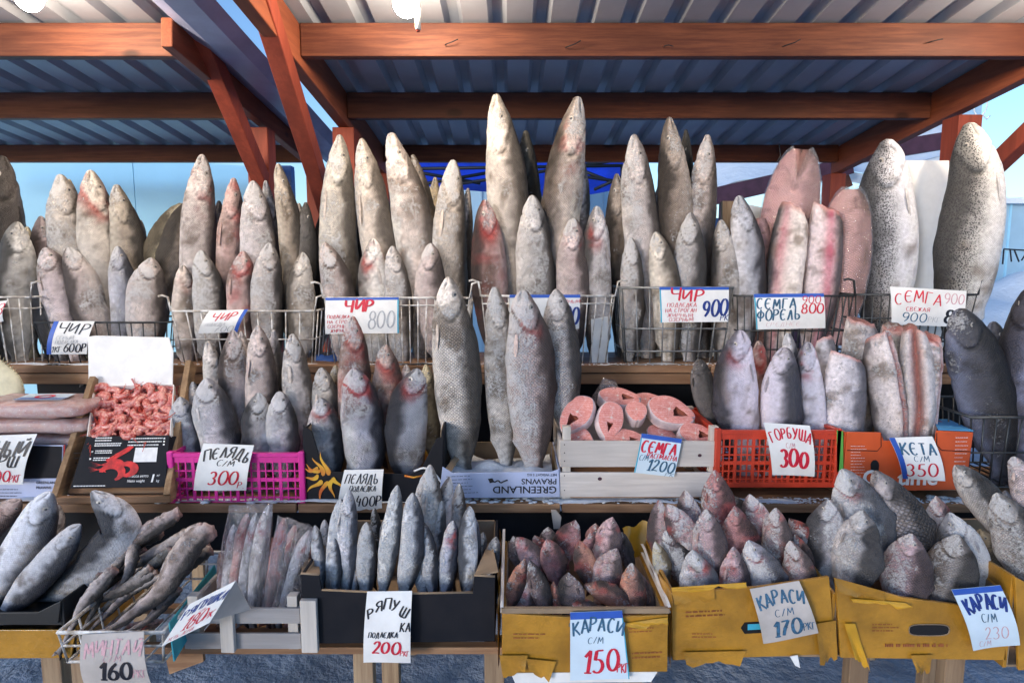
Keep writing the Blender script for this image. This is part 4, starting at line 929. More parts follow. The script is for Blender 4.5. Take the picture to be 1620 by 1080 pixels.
# ---- middle shelf
b = 'pink crate'; g = W8(b)
row('white', [T(310,604,322,740,26,'grey',Y=2.16), T(333,540,352,745,36,'cream',roll=70), T(360,524,396,750,48,'pinkish',roll=150,frost=.6,scale=.8), T(384,524,390,720,28,'cream',roll=60,Y=2.24), T(412,516,418,750,50,'pinkish',roll=30,scale=.8,frost=.6), T(434,522,442,720,26,'grey',Y=2.24), T(460,529,474,750,46,'cream',roll=70,frost=.65,scale=.8)], 2.18, 'back row of the pink crate', g, dY=.04)
row('white', [T(282,629,306,775,50,'pale',roll=30,frost=.8), T(322,600,360,778,64,'pale',roll=20,frost=.8), T(404,622,400,778,48,'pale',roll=150,frost=.75), T(440,620,452,778,50,'pale',roll=30,frost=.8)], 2.09, 'front row of the pink crate', g, dY=.04, gloss=.3, rough=1.2)
b = 'flame box'; g = 'fish standing in the black box with the flame print'
row('white', [T(528,578,530,740,28,'yellowish',Y=2.24,red=.3), T(511,582,520,760,48,'cream',roll=40,frost=.6), T(563,501,566,770,52,'reddish',roll=60,red=.4,scale=.9,frost=.6), T(616,546,598,735,50,'reddish',roll=20,red=.9,scale=.7), T(646,577,652,740,32,'white',roll=80,red=.5,Y=2.22), T(671,577,690,740,36,'yellowish',roll=50,Y=2.22)], 2.18, 'back row of black flame box', g, dY=.04)
row('white', [T(505,630,525,775,54,'blue',roll=30,red=.4,frost=.6), T(561,583,580,785,70,'blue',roll=60,red=.9,frost=.7,scale=.9,gloss=.4), T(652,583,640,778,66,'blue',roll=150,red=.5,frost=.6,scale=.9,gloss=.4)], 2.09, 'front row of black flame box', g, dY=.04)
b = 'prawns carton'; g = 'large scaly whitefish in the prawns carton'
row('white', [T(713,439,732,765,78,'cream',roll=20,scale=1,frost=.45,mouth=.022,scl=.0062,Y=2.12), T(789,455,802,765,54,'cream',roll=50,scale=.9,frost=.6,Y=2.14), T(838,460,846,765,78,'pinkish',adj='pink flushed',roll=60,scale=1,frost=.85,scl=.0062,Y=2.09,red=.4), T(880,458,895,700,58,'grey',roll=35,scale=1,frost=.65,Y=2.16,scl=.0062)], 2.12, 'the prawns carton', g, dY=.03, noun='scaly whitefish')
b = 'red crate'; g = W8('red crate')
row('salmon', [T(1104,568,1135,690,40,'dark',roll=10,Y=2.18,frost=.5), T(1160,524,1180,760,70,'humpback',roll=165,Y=2.10,red=.2), T(1198,540,1208,740,36,'reddish',roll=20,Y=2.2,red=.8), T(1238,550,1228,760,64,'humpback',roll=25,Y=2.09), T(1250,527,1258,740,36,'silver',roll=30,Y=2.2,frost=.6), T(1272,542,1296,760,50,'humpback',roll=160,red=.5,Y=2.09)], 2.1, 'the red crate', g, dY=.04, noun='humpback salmon', scale=.35, frost=.35, gloss=.6, rough=.7)
g = 'headless chum salmon in the orange carton'
row('trunk', [T(1303,538,1312,720,40,'keta',Y=2.2,slit=.3), T(1338,562,1334,770,66,'keta',roll=20,Y=2.1,red=.5), T(1362,507,1352,730,58,'keta',roll=30,Y=2.22), T(1388,532,1418,770,54,'keta',roll=150,Y=2.1,slit=.5), T(1412,518,1410,740,42,'white',Y=2.2), T(1437,520,1440,740,34,'keta',Y=2.24), T(1446,526,1440,770,48,'keta',roll=91,Y=2.12,slit=1), T(1474,534,1458,770,42,'keta',roll=160,Y=2.1,slit=.7)], 2.1, 'the orange carton', g, dY=.03, noun='headless chum salmon', frost=.55, scale=.25, gloss=.35, rough=1.2)
g = 'black salmon in the wire basket at the right edge'
tag(fish('salmon', [(1520,489),(1545,580),(1575,690),(1594,770)], 84, 2.12, 'char', roll=-4, frost=.5, gloss=.6, scale=.5, rough=1.3), 'large black salmon leaning in the right basket beside the orange carton', 'fish', g)
tag(fish('salmon', [(1640,455),(1612,600),(1612,770)], 80, 2.10, 'char', roll=150, frost=.2, gloss=.5, scale=.3), 'large black salmon cut off by the right edge of the photo', 'fish', g)
tag(fish('salmon', [(1566,510),(1580,600),(1600,740)], 50, 2.22, 'char', roll=10, frost=.1, gloss=.6), 'black salmon half hidden between the two large black salmon', 'fish', g)

# ---- bottom row
g = 'blue-silver fish lying in the left tray'
def Q(pts, w, pal, **o): return (pts, w, pal, o)
tag(fish('vendace', [(33,790),(-60,890)], 44, 1.80, 'reddish', roll=0, frost=.2, gloss=.6), 'dark red-sided fish at the left edge of the lower row', 'fish', g)
tag(fish('vendace', [(87,783),(50,850),(-35,985)], 66, 1.68, 'silver', roll=-30, frost=.2, scale=.3, gloss=.65), 'thick silver-blue fish beside the bent one, head towards the upper right', 'fish', g)
tag(fish('vendace', [(94,798),(80,860),(20,960)], 34, 1.74, 'cream', roll=60, frost=.2, gloss=.5), 'narrow cream fish behind the thick silver-blue fish', 'fish', g)
tag(fish('vendace', [(130,834),(80,890),(-15,995)], 50, 1.64, 'blue', roll=-35, frost=.2, scale=.3, gloss=.65), 'slim dark blue fish with pink head below the bent one', 'fish', g)
tag(fish('white', [(145,778),(176,806),(196,836),(150,895),(58,960)], 62, 1.68, 'silver', roll=200, scale=.3, frost=.4, gloss=.5), 'silver fish bent sharply near one end beside the pollock', 'fish', g)
tag(fish('vendace', [(108,832),(70,900),(0,975)], 26, 1.76, 'dark', roll=20, frost=.2), 'thin dark fish under the slim blue one in left tray', 'fish', g)
g = 'headless pollock heaped in the white wire basket'
pk_ = []
for (pts, w_, pal_, adj_, y_) in (([(285,811),(240,836),(178,880),(104,914)],32,'pollock','tan ragged',1.66), ([(322,832),(262,868),(185,905),(125,946)],30,'pollock','brownish',1.68), ([(340,838),(308,852),(258,935),(190,985),(132,1016)],48,'pollock','broad grey',1.57),
    ([(275,868),(205,925),(140,985)],24,'dark','thin dark',1.64), ([(240,896),(180,950),(120,1000)],22,'pollock','slim',1.60), ([(182,898),(132,955),(92,1036)],28,'pollock','pale-tailed',1.555), ([(305,866),(225,918),(150,972)],28,'pollock','long',1.66),
    ([(258,984),(185,995),(120,1012)],18,'reddish','small reddish',1.60), ([(205,868),(140,945),(104,1012)],22,'pollock','narrow',1.62), ([(312,884),(215,962),(150,1016)],26,'dark','dark grey',1.62), ([(230,868),(150,935),(110,990)],24,'pollock','twisted',1.67),
    ([(330,858),(255,905),(175,965)],24,'dark','blackish',1.65), ([(258,842),(190,872),(135,925)],24,'dark','short dark',1.69), ([(222,918),(165,975),(118,1020)],18,'pollock','stringy',1.585), ([(285,930),(230,985),(170,1012)],22,'pollock','curved',1.59), ([(262,820),(215,850),(150,905)],20,'reddish','thin rusty',1.68), ([(300,846),(262,900),(240,960)],26,'pollock','steep grey',1.615), ([(215,850),(205,905),(170,962)],24,'pollock','crooked',1.63), ([(335,868),(280,900),(205,940)],30,'pollock','upper grey',1.625), ([(160,905),(150,960),(128,1006)],22,'dark','steep dark',1.57), ([(250,905),(190,935),(120,968)],26,'pollock','flat grey',1.60), ([(318,856),(290,880),(255,945)],22,'brown','brown',1.605)):
    pk_.append((pts, w_*.86, pal_, dict(adj=adj_, Y=y_)))
row('pollock', pk_, 1.62, 'the pollock basket', g, rag=.2, scale=.15, frost=.45, rough=1.3, dY=.06, gloss=.3)
g = 'vendace bagged in clear film in the slatted crate'
row('vendace', [Q([(352,872),(350,990)], 20, 'reddish'), Q([(372,830),(352,985)], 24, 'silver',red=.5), Q([(388,812),(362,985)], 26, 'reddish',red=.9), Q([(406,812),(384,990)], 26, 'silver',red=.6), Q([(425,798),(398,1000)], 30, 'pale',red=.5), Q([(416,830),(404,990)], 22, 'cred',Y=1.69), Q([(448,820),(420,990)], 26, 'cred',red=1), Q([(466,830),(428,995)], 24, 'reddish',red=1), Q([(488,838),(436,1000)], 30, 'silver',red=.6), Q([(494,868),(452,1000)], 24, 'cred',red=.6), Q([(476,842),(444,990)], 22, 'cdark',Y=1.70), Q([(432,850),(414,990)], 20, 'cred',Y=1.70)], 1.66, 'the film bags', g, gloss=.85, scale=.2, frost=.1, dY=.06)
g = 'vendace standing in the black box with the 200 sign'
row('vendace', [T(498,831,510,950,22,'pale'), T(538,789,522,965,29,'pale',roll=30), T(553,775,548,965,33,'pale',roll=15), T(562,858,558,965,20,'cream'), T(580,826,581,965,32,'pale',roll=60,frost=.8), T(594,803,590,930,20,'dark',Y=1.74), T(631,768,602,965,33,'pale',roll=40), T(655,780,634,965,40,'blue',roll=10,gloss=.6), T(673,747,640,930,26,'grey',Y=1.78), T(685,735,668,960,38,'cream',roll=80,Y=1.72), T(708,754,692,940,33,'grey',roll=165,Y=1.75), T(729,765,714,940,26,'grey',roll=20,Y=1.77), T(671,822,688,960,29,'blue',roll=10), T(658,862,674,960,26,'blue',roll=20), T(719,824,704,965,31,'blue',roll=10,red=.9), T(739,801,737,965,33,'pale',roll=150,frost=.7), T(751,817,752,960,24,'pale',Y=1.70), T(786,849,764,945,26,'pale',Y=1.68), T(516,822,520,950,22,'silver',Y=1.72), T(612,818,606,955,24,'silver',Y=1.72), T(646,812,640,955,22,'blue',Y=1.70), T(698,792,690,955,24,'silver',Y=1.70), T(766,842,756,955,22,'silver',Y=1.71), T(530,850,532,960,22,'blue',Y=1.60)], 1.63, 'the black 200 sign box', g, dY=.05, gloss=.45, scale=.15, frost=.8, scl=.004)
g = 'carp heaped in the carton with the 150 sign'
row('carp', [T(831,884,806,965,30,'corange',roll=70), T(838,916,826,1000,42,'cpink',roll=20), T(836,888,866,975,34,'cdark',roll=40), T(818,850,862,915,42,'cpink',roll=20,Y=1.72), T(866,852,884,922,44,'cred',roll=30,Y=1.68), T(906,822,892,890,44,'cred',roll=170,Y=1.74), T(914,856,934,928,38,'corange',roll=150,Y=1.66), T(972,819,946,885,45,'cpink',roll=10,Y=1.72), T(974,867,950,950,52,'cpink',roll=20,Y=1.64), T(998,891,1002,985,44,'corange',roll=30), T(902,906,902,980,50,'cdark',roll=120), Q([(926,922),(960,938),(1002,956)], 36, 'corange',roll=0), T(982,842,1000,900,28,'cdark',Y=1.72), T(932,842,944,905,36,'cred',Y=1.74), T(812,848,822,896,32,'cdark',Y=1.74), T(878,920,880,985,22,'corange'), T(1018,906,1024,985,34,'cpink',Y=1.6), Q([(905,956),(930,958),(950,962)], 20, 'cpink',Y=1.54), T(850,846,858,885,26,'cred',Y=1.76), T(942,828,936,870,28,'cred',Y=1.78), T(868,834,872,880,34,'cdark',Y=1.78)], 1.58, 'the dark carp carton', g, ext=.15, frost=.6, scale=.5, rough=1.5, dY=.03, fin=True)
g = 'carp standing in the yellow carton with the 170 sign'
row('carp', [T(1131,744,1142,880,55,'cred',roll=20,frost=.65,Y=1.76), T(1084,776,1106,900,50,'cpink',roll=150,Y=1.76), T(1043,791,1054,910,42,'cpink',roll=150,Y=1.74), T(1058,797,1104,905,50,'cpink',roll=150,Y=1.70), T(1119,806,1128,945,58,'cpink',roll=20,Y=1.64,frost=.75), T(1157,802,1190,920,56,'cred',roll=40,Y=1.66,frost=.6), T(1188,782,1216,890,50,'cpink',roll=130,Y=1.72), T(1229,804,1224,925,50,'cpink',roll=10,Y=1.66,frost=.75), T(1160,781,1176,860,40,'cgrey',Y=1.80), T(1058,838,1086,935,48,'cdark',roll=40,Y=1.68), T(1039,856,1056,935,30,'yellowish',roll=80,Y=1.66), T(1105,871,1104,1000,66,'cwhite',roll=40,red=.6,frost=.7), T(1160,865,1166,1000,52,'cpink',roll=60,frost=.6), T(1186,855,1236,985,68,'cwhite',roll=20,frost=1,red=.3), T(1258,856,1274,975,50,'cpink',roll=15,frost=.7), Q([(1252,818),(1270,845),(1292,885)], 32, 'cred',Y=1.68), T(1264,845,1278,940,34,'corange',Y=1.62)], 1.58, 'the grey sign carton', g, frost=.85, scale=.45, rough=1.3, dY=.04)
g = 'carp standing in the yellow carton with the oval handle hole'
row('carp', [T(1304,790,1302,930,66,'cgrey',roll=150,Y=1.66), T(1326,745,1408,910,82,'cwhite',roll=30,Y=1.70,frost=1,red=.2), T(1386,745,1478,925,76,'cgrey',adj='large-scaled',roll=10,Y=1.68,scale=1,scl=.0095,frost=.35), T(1365,808,1336,955,80,'cgrey',roll=20,Y=1.60,frost=.8), T(1479,785,1492,910,48,'cpink',roll=60,Y=1.70), T(1446,846,1420,985,78,'cpink',roll=10,Y=1.57,frost=.75,scale=.8), T(1508,811,1550,970,76,'cwhite',roll=150,Y=1.62,frost=1), T(1520,848,1474,985,80,'cgrey',roll=10,Y=1.57,frost=.6), T(1350,910,1370,985,42,'cwhite',Y=1.56), T(1290,816,1294,880,18,'corange',Y=1.7), T(1390,800,1400,900,50,'cdark',Y=1.76), T(1420,870,1430,960,50,'cdark',Y=1.66)], 1.6, 'the oval-hole carton', g, frost=.9, scale=.5, rough=1.2, dY=.04)
g = 'fish in the carton at the right edge'
row('carp', [Q([(1507,738),(1550,782),(1620,870)], 54, 'cgrey',roll=10,kind='white',noun='fish',adj='grey-brown long',frost=.5), T(1586,780,1650,960,84,'cgrey',roll=20,Y=1.58,frost=.7), T(1612,722,1628,830,40,'pinkish',roll=60,Y=1.62,kind='white',noun='fish'), T(1588,776,1606,870,36,'cwhite',Y=1.72), T(1545,838,1590,960,60,'yellowish',roll=40,Y=1.70,frost=.2)], 1.66, 'the right edge carton', g, frost=.6, rough=1.3, dY=.04)

# ------------------------------------------------------------------ wire baskets
def basket(label, x0, x1, yt, yb, Y0, Y1, mat, nv=12, mids=(.5,), hooks=True, r=.0032, slack=0, flare=.03, zb=None, rim=1.4):
    A0 = P(x0, yt, Y0); B0 = P(x1, yt, Y0); zt = A0.z; zb = P((x0+x1)/2, yb, Y0).z if zb is None else zb
    X0, X1 = A0.x, B0.x
    t = thing('wire_basket', label, 'wire basket', ((X0+X1)/2, (Y0+Y1)/2, zb), 'wire baskets on the shelves')
    f = flare
    top = [(X0,Y0,zt),(X1,Y0,zt),(X1,Y1,zt),(X0,Y1,zt)]; bot = [(X0+f,Y0+f,zb),(X1-f,Y0+f,zb),(X1-f,Y1-f,zb),(X0+f,Y1-f,zb)]
    top = [Vector(p) for p in top]; bot = [Vector(p) for p in bot]
    mb = MB(); mb.tube(top, r*rim, 6, closed=True); mb.build('rim', M[mat], t)
    mb = MB()
    for h in mids: mb.tube([bo.lerp(to, h) for bo, to in zip(bot, top)], r*.95, 5, closed=True)
    mb.tube(bot, r*1.1, 5, closed=True)
    for k, n in ((0, nv), (1, 6), (2, nv), (3, 6)):
        for i in range(n+1):
            u = i/n; a = top[k].lerp(top[(k+1)%4], u); c = bot[k].lerp(bot[(k+1)%4], u)
            mb.tube([a, c], r*.8, 5)
    for i in range(nv+1):
        u = i/nv; mb.tube([bot[0].lerp(bot[1], u), bot[3].lerp(bot[2], u)], r*.8, 5)
    mb.build('wire_grid', M[mat], t)
    if hooks:
        for (c, sx) in ((top[0], -1), (top[1], 1)):
            mb = MB(); mb.tube([c+Vector((-sx*.012,0,0)), c+Vector((sx*.004,-.002,.0)), c+Vector((sx*.012,-.002,.055)), c+Vector((sx*.035,0,.062)), c+Vector((sx*.05,.0,.058))], r*1.35, 6)
            mb.build('hook', M[mat], t)
    return t
basket('white wire basket cut off by the left edge of the photo', -60, 48, 470, 588, 2.49, 2.80, 'wirew', 6, (.85,))
basket('low dark wire basket holding fish behind the 600 sign', 55, 264, 510, 592, 2.49, 2.80, 'wired', 11, (.5,), hooks=False)
basket('white wire basket holding fish behind the 700 sign', 272, 497, 492, 592, 2.49, 2.80, 'wirew', 10, (.55,))
basket('white wire basket holding fish behind the 800 sign', 513, 742, 471, 590, 2.49, 2.80, 'wirew', 17, (.9,))
basket('white wire basket behind the tall scaly fish and covered sign', 762, 972, 468, 590, 2.49, 2.80, 'wirew', 15, (.9,))
basket('grey wire basket holding fish behind the blue 900 sign', 984, 1160, 455, 590, 2.49, 2.80, 'wireg', 8, (.25,.52,), hooks=False, r=.004)
basket('black wire basket holding the trout and wrapped fillets', 1166, 1350, 468, 590, 2.49, 2.80, 'wired', 16, (.3,.55), hooks=False)
basket('black wire basket holding the two big spotted salmon', 1354, 1545, 466, 590, 2.49, 2.80, 'wired', 14, (.4,.7), r=.0036)
basket('dark wire basket holding black salmon at the right edge', 1537, 1720, 660, 775, 2.03, 2.36, 'wired', 9, (.5,), hooks=False, r=.0036)
basket('white wire basket of pollock low at the left', 92, 258, 1000, 1050, 1.46, 1.90, 'wirew', 5, (.55,), hooks=False, r=.0038, flare=.01)

# white boards
def card(label, quad, Y, thick, mat, name='white_board'):
    p = [P(*q, Y) for q in quad]; mb = MB(); mb.prism(p, (0, thick, 0)); o = mb.build(name, M[mat], loc=(p[3]+p[2])/2, bevel=.002); return tag(o, label, 'board')
card('tall white board standing behind the two big spotted salmon', [(1408,254),(1502,254),(1502,576),(1380,576)], 2.74, .012, 'whitep')
card('pale board piece standing behind the dark trout basket salmon', [(1178,322),(1215,330),(1215,575),(1165,575)], 2.79, .006, 'white')
card('white sheet low inside the grey 900 sign basket', [(1012,490),(1140,490),(1128,572),(1005,572)], 2.70, .004, 'white')
card('white sheet low in the basket beside the tall scaly fish', [(935,505),(962,500),(962,576),(936,576)], 2.52, .004, 'white')
card('short wooden block showing behind the trout basket', [(1143,318),(1162,318),(1162,500),(1143,500)], 2.82, .03, 'plankz', 'wooden_block')

# ------------------------------------------------------------------ cartons and crates
def carton(name, label, cat, front, Yf, Yb, mat, inner='kraft', th=.006, back_top=None, side_top=None, zb=None, group=None):
    """front: outline of the front panel in photo pixels, first two points = bottom left, bottom right, then up round the top back to the left"""
    pf = [P(px, py, Yf) for px, py in front]
    z0 = min(p.z for p in pf) if zb is None else zb
    X0, X1 = min(p.x for p in pf), max(p.x for p in pf)
    zl = [p.z for p in pf if p.x < X0+.02]; zr = [p.z for p in pf if p.x > X1-.02]
    zl, zr = max(zl), max(zr)
    t = thing(name, label, cat, ((X0+X1)/2, (Yf+Yb)/2, z0), group)
    mb = MB(); mb.prism(pf, (0, th, 0)); fp = mb.build('front_panel', M[mat], t, bevel=.0015)
    bt = max(zl, zr) if back_top is None else back_top
    for (x, zt) in ((X0, zl), (X1-th, zr)):
        st = zt if side_top is None else side_top
        mb = MB(); mb.prism([(x, Yf+th+.001, z0+.001), (x, Yb, z0+.001), (x, Yb, bt-.002), (x, Yf+th+.001, st-.002)], (th, 0, 0)); mb.build('side_panel', [M[mat]], t, bevel=.0015)
        xi = x+th+.001 if x == X0 else x-.003
        mb = MB(); mb.prism([(xi, Yf+th+.002, z0+.002), (xi, Yb-.001, z0+.002), (xi, Yb-.001, bt-.006), (xi, Yf+th+.002, st-.006)], (.002, 0, 0)); mb.build('side_lining', [M[inner]], t)
    mb = MB(); mb.box(X0+th+.004, X1-th-.004, Yb-th, Yb, z0+.002, bt-.003); mb.build('back_panel', M[inner], t)
    mb = MB(); mb.box(X0+th+.004, X1-th-.004, Yf+th+.002, Yb-th-.002, z0+.003, z0+.009); mb.build('floor_panel', M[inner], t)
    return t, X0, X1, z0, fp
def tape(parent, quads, Yf, mat='yellowtape', name='tape_strip', seed=1):
    rng = random.Random(seed)
    for q in quads:
        mb = MB(); n = 8
        tl, tr, br, bl = [P(*c, Yf) for c in q]
        jag = [rng.uniform(-.006, .008) for _ in range(n+1)]
        def f(u, v):
            p = bl.lerp(br, u).lerp(tl.lerp(tr, u), v)
            k = int(round(u*n)); return p + Vector((0, -.003-.004*math.sin(7*u+5*v)*(1-v)-.006*(1-v)*math.sin(3*u+seed), jag[k]*(1-v)))
        mb.grid(f, n, 6); mb.grid(lambda u, v: f(u, v)+Vector((0, .0012, 0)), n, 6); mb.build(name, M[mat], parent)
def print_lines(parent, quad, Y, rows, mat, seed=0, hfrac=.35, name='small_print', words=4):
    """tiny unreadable lines of print"""
    rng = random.Random(seed); tl, tr, br, bl = [P(*c, Y) for c in quad]; mb = MB()
    for r in range(rows):
        v0 = 1-(r+.2)/rows; v1 = v0-hfrac/rows; u = 0; end = rng.uniform(.6, 1)
        while u < end:
            w_ = rng.uniform(.04, .16); ue = min(u+w_, end)
            nseg = max(2, int((ue-u)/.02))
            for k in range(nseg):
                ua, ub = u+(ue-u)*k/nseg, u+(ue-u)*(k+.72)/nseg; hh = rng.uniform(.7, 1)
                vv0 = v1+(v0-v1)*hh
                q = [bl.lerp(br, a).lerp(tl.lerp(tr, a), b) for a, b in ((ua, v1), (ub, v1), (ub, vv0), (ua, vv0))]
                n = mb.add(q); mb.face([n, n+1, n+2, n+3])
            u = ue+.03
    mb.build(name, M[mat], parent)
def crate_plastic(name, label, x0, x1, yt, yb, Yf, Yb, mat, nv, nh, group=None, dip=None):
    A0, B0 = P(x0, yt, Yf), P(x1, yt, Yf); zt = A0.z; z0 = P((x0+x1)/2, yb, Yf).z; X0, X1 = A0.x, B0.x
    t = thing(name, label, 'crate', ((X0+X1)/2, (Yf+Yb)/2, z0), group)
    def wall(a, b, n, nm):
        a, b = Vector(a), Vector(b); mb = MB(); H = zt-z0; up = Vector((0,0,1)); d = (b-a)
        lat = d.normalized().cross(up)
        mb.beam(a+up*(H-.006), b+up*(H-.006), .014, .012)
        mb.beam(a+up*.009, b+up*.009, .009, .017)
        for k in range(1, nh):
            mb.beam(a+up*(H*k/nh), b+up*(H*k/nh), .005, .0045 if k != nh//2 else .012)
        for i in range(n+1):
            p = a+d*(i/n); wide = .010 if i % 3 == 0 else .0042
            mb.beam(p+up*.012+lat*.0015, p+up*(H-.01)+lat*.0015, wide, .004, up=lat)
        mb.beam(a+up*(H-.022)+lat*.001, b+up*(H-.022)+lat*.001, .004, .016)
        return mb.build(nm, M[mat], t)
    c = [(X0, Yf, z0), (X1, Yf, z0), (X1, Yb, z0), (X0, Yb, z0)]
    for k, (n, nm) in enumerate(((nv, 'front_lattice'), (8, 'side_lattice'), (nv, 'back_lattice'), (8, 'side_lattice'))): wall(c[k], c[(k+1)%4], n, nm)
    for (x, y) in ((X0, Yf), (X1, Yf), (X1, Yb), (X0, Yb)):
        mb = MB(); mb.box(x-.010, x+.010, y-.010, y+.010, z0-.001, zt+.006); mb.build('corner_post', M[mat], t, bevel=.004)
    mb = MB()
    for i in range(12): mb.box(X0+.012, X1-.012, Yf+.014+(Yb-Yf-.03)*i/12, Yf+.014+(Yb-Yf-.03)*(i+.6)/12, z0+.001, z0+.004)
    mb.build('floor_lattice', M[mat], t)
    return t
def crate_wood(label, x0, x1, slats, posts, Yf, Yb, mat='slat', pmat='slatz', group=None, zb=None):
    X0, X1 = P(x0, slats[0][0], Yf).x, P(x1, slats[0][0], Yf).x; z0 = P((x0+x1)/2, posts[1], Yf).z if zb is None else zb
    zt = P((x0+x1)/2, posts[0], Yf).z
    t = thing('wooden_crate', label, 'crate', ((X0+X1)/2, (Yf+Yb)/2, z0), group)
    for (a, b) in slats:
        za, zz = P((x0+x1)/2, a, Yf).z, P((x0+x1)/2, b, Yf).z; j = random.uniform(-.002, .002)
        mb = MB(); mb.hexa([(X0,Yf,zz+j),(X1,Yf,zz),(X1,Yf+.008,zz),(X0,Yf+.008,zz+j),(X0,Yf,za),(X1,Yf,za+j),(X1,Yf+.008,za+j),(X0,Yf+.008,za)]); mb.build('slat', M[mat], t, bevel=.0015)
        mb = MB(); mb.box(X0, X1, Yb-.008, Yb, zz, za); mb.build('slat', M[mat], t)
        for x in (X0, X1-.008):
            mb = MB(); mb.box(x, x+.008, Yf+.012, Yb-.012, zz+.001, za-.001); mb.build('side_slat', M['planky' if mat == 'plank' else mat], t)
    for (x, y) in ((X0+.0095, Yf+.0095), (X1-.0365, Yf+.0095), (X1-.0365, Yb-.0365), (X0+.0095, Yb-.0365)):
        mb = MB(); mb.box(x, x+.027, y, y+.027, z0, zt); mb.build('corner_post', M[pmat], t, bevel=.002)
    mb = MB(); mb.box(X0+.01, X1-.01, Yf+.011, Yb-.011, z0+.002, z0+.006); mb.build('floor', M['plank'], t)
    return t, X0, X1, z0

# --- middle shelf
crate_plastic('pink_crate', 'magenta pink plastic lattice crate of fish behind the 300 sign', 270, 477, 716, 800, 2.0, 2.30, 'pinkpl', 18, 6)
crate_plastic('red_crate', 'dark red plastic lattice crate of humpback salmon beside the orange carton', 1136, 1326, 680, 770, 2.0, 2.32, 'redpl', 20, 7)
t, X0, X1, z0, fp = carton('black_carton', 'black carton with yellow flame print holding fish above the 400 sign', 'carton',
    [(482,800),(699,796),(701,690),(690,694),(668,738),(648,750),(525,746),(510,737),(493,682),(479,672)], 2.0, 2.30, 'blackcb', side_top=P(480,680,2.0).z)
mb = MB()
for k, (a, ln, x, y) in enumerate(((118,34,512,752),(105,40,518,752),(150,26,506,748),(195,24,504,752),(225,30,508,758),(252,36,516,760),(275,30,524,758),(300,24,528,754),(172,22,503,744))):
    pts = []; n = 10
    L_, Rr_ = [], []
    for i in range(n+1):
        u = i/n; ang = R(a+26*math.sin(u*4)); px = x+ln*u*math.cos(ang); py = y-ln*u*math.sin(ang)*-1 if False else y+ln*u*math.sin(R(a))*-1
        wv = 4.2*(1-u)**.8*(1 if i else .4); nx, ny = math.sin(R(a)), math.cos(R(a)); off = 3*math.sin(u*5+k)
        cx_, cy_ = x+ln*u*math.cos(R(a))+nx*off, y-ln*u*math.sin(R(a))+ny*off
        L_.append((cx_+nx*wv, cy_+ny*wv)); Rr_.append((cx_-nx*wv, cy_-ny*wv))
    b0 = mb.add([P(px, py, 1.9985-.0004*k) for pr in zip(L_, Rr_) for (px, py) in pr])
    for i in range(n): mb.face([b0+2*i, b0+2*i+1, b0+2*i+3, b0+2*i+2])
mb.build('flame_print', M['flame'], fp)
mb = MB(); mb.tube([P(x, y, 1.9985) for x, y in ((640,752),(654,755),(668,752))], .0035, 5); mb.build('flame_tip', M['flame'], fp)
mb = MB(); mb.tube([P(x, y, 1.9985) for x, y in chaikin([(655,745),(672,738),(688,748),(698,762)])], .0035, 5); mb.build('white_curve', M['printw'], fp)
cb = MB(); cb.prism([P(672,695,2.27), P(694,695,2.27), P(694,760,2.27), P(672,760,2.27)], (0, .004, 0)); o = cb.build('printed_card', M['flame'], t)
t, X0, X1, z0, fp = carton('white_carton', 'low pale carton with upside-down prawns print holding tall scaly whitefish', 'carton',
    [(694,788),(886,786),(884,742),(872,746),(716,748),(700,738)], 1.995, 2.30, 'palebluecb', 'kraft')
ux = Vector((-1,0,0)); uy = Vector((0,0,-1))      # the box stands on its head
mb = MB()
sz = .030; font_text(mb, 'GREENLAND', P(881,769,1.9935), ux*1.08, uy, .0335, (0,0,0), bold=.012)
font_text(mb, 'PRAWNS', P(881,757,1.9935), ux*1.08, uy, .0265, (0,0,0), bold=.012)
font_text(mb, 'NET WEIGHT 5 KG', P(881,749,1.9935), ux, uy, .0115, (0,0,0), bold=.006)
mb.build('printed_name', M['printk'], fp)
mb = MB(); mb.tube([P(x, y, 1.993) for x, y in chaikin([(776,758),(782,763),(788,759),(792,764),(797,761),(803,759)],1)], .0022, 4); mb.prism([P(772,757,1.993),P(779,756,1.993),P(782,762,1.993),P(775,764,1.993)], (0,.0006,0)); mb.build('prawn_mark', M['printk'], fp)
print_lines(fp, [(706,752),(760,750),(760,782),(706,784)], 1.9935, 6, 'printk', 3, .22)
mb = MB(); mb.prism([P(702,744,2.02), P(738,694,2.22), P(744,700,2.22), P(712,748,2.02)], (.002,0,.002)); mb.build('side_flap', M['kraft'], t)
mb = MB()
fz = P(800, 744, 2.06).z
mb.grid(lambda u, v: (X0+.02+(X1-X0-.04)*u, 2.02+.24*v, fz-.02+.022*float(fbm(np.array([[u*5, v*4, 1.]]), 5)[0])+.02*math.sin(math.pi*v)), 24, 16)
o = mb.build('crushed_ice', M['frost']); tag(o, 'crushed white ice around the tails in the prawns carton', 'ice', kind='stuff')
tp = crate_wood('whitewashed wooden crate filled with salmon steaks', 886, 1143, [(697,738),(747,786)], (676,790), 2.0, 2.33)
for (px, py) in ((893,703),(893,716),(893,729),(1137,703),(1137,716),(1137,729),(893,752),(893,775)):
    c = P(px, py, 1.9995); mb = MB(); mb.lathe(c, [(.0016,-.0016),(.0016,.0016)], 6); mb.build('nail_head', M['black'], tp[0])
for (px, py, r_) in ((949,757,.006),(1107,720,.0055)):
    c = P(px, py, 1.9993); mb = MB(); n = mb.add([c+Vector((r_*1.2*math.cos(a*.5), -.0004, r_*math.sin(a*.5))) for a in range(12)]); mb.face(list(range(n, n+12))); mb.build('knot', M['purple'], tp[0])
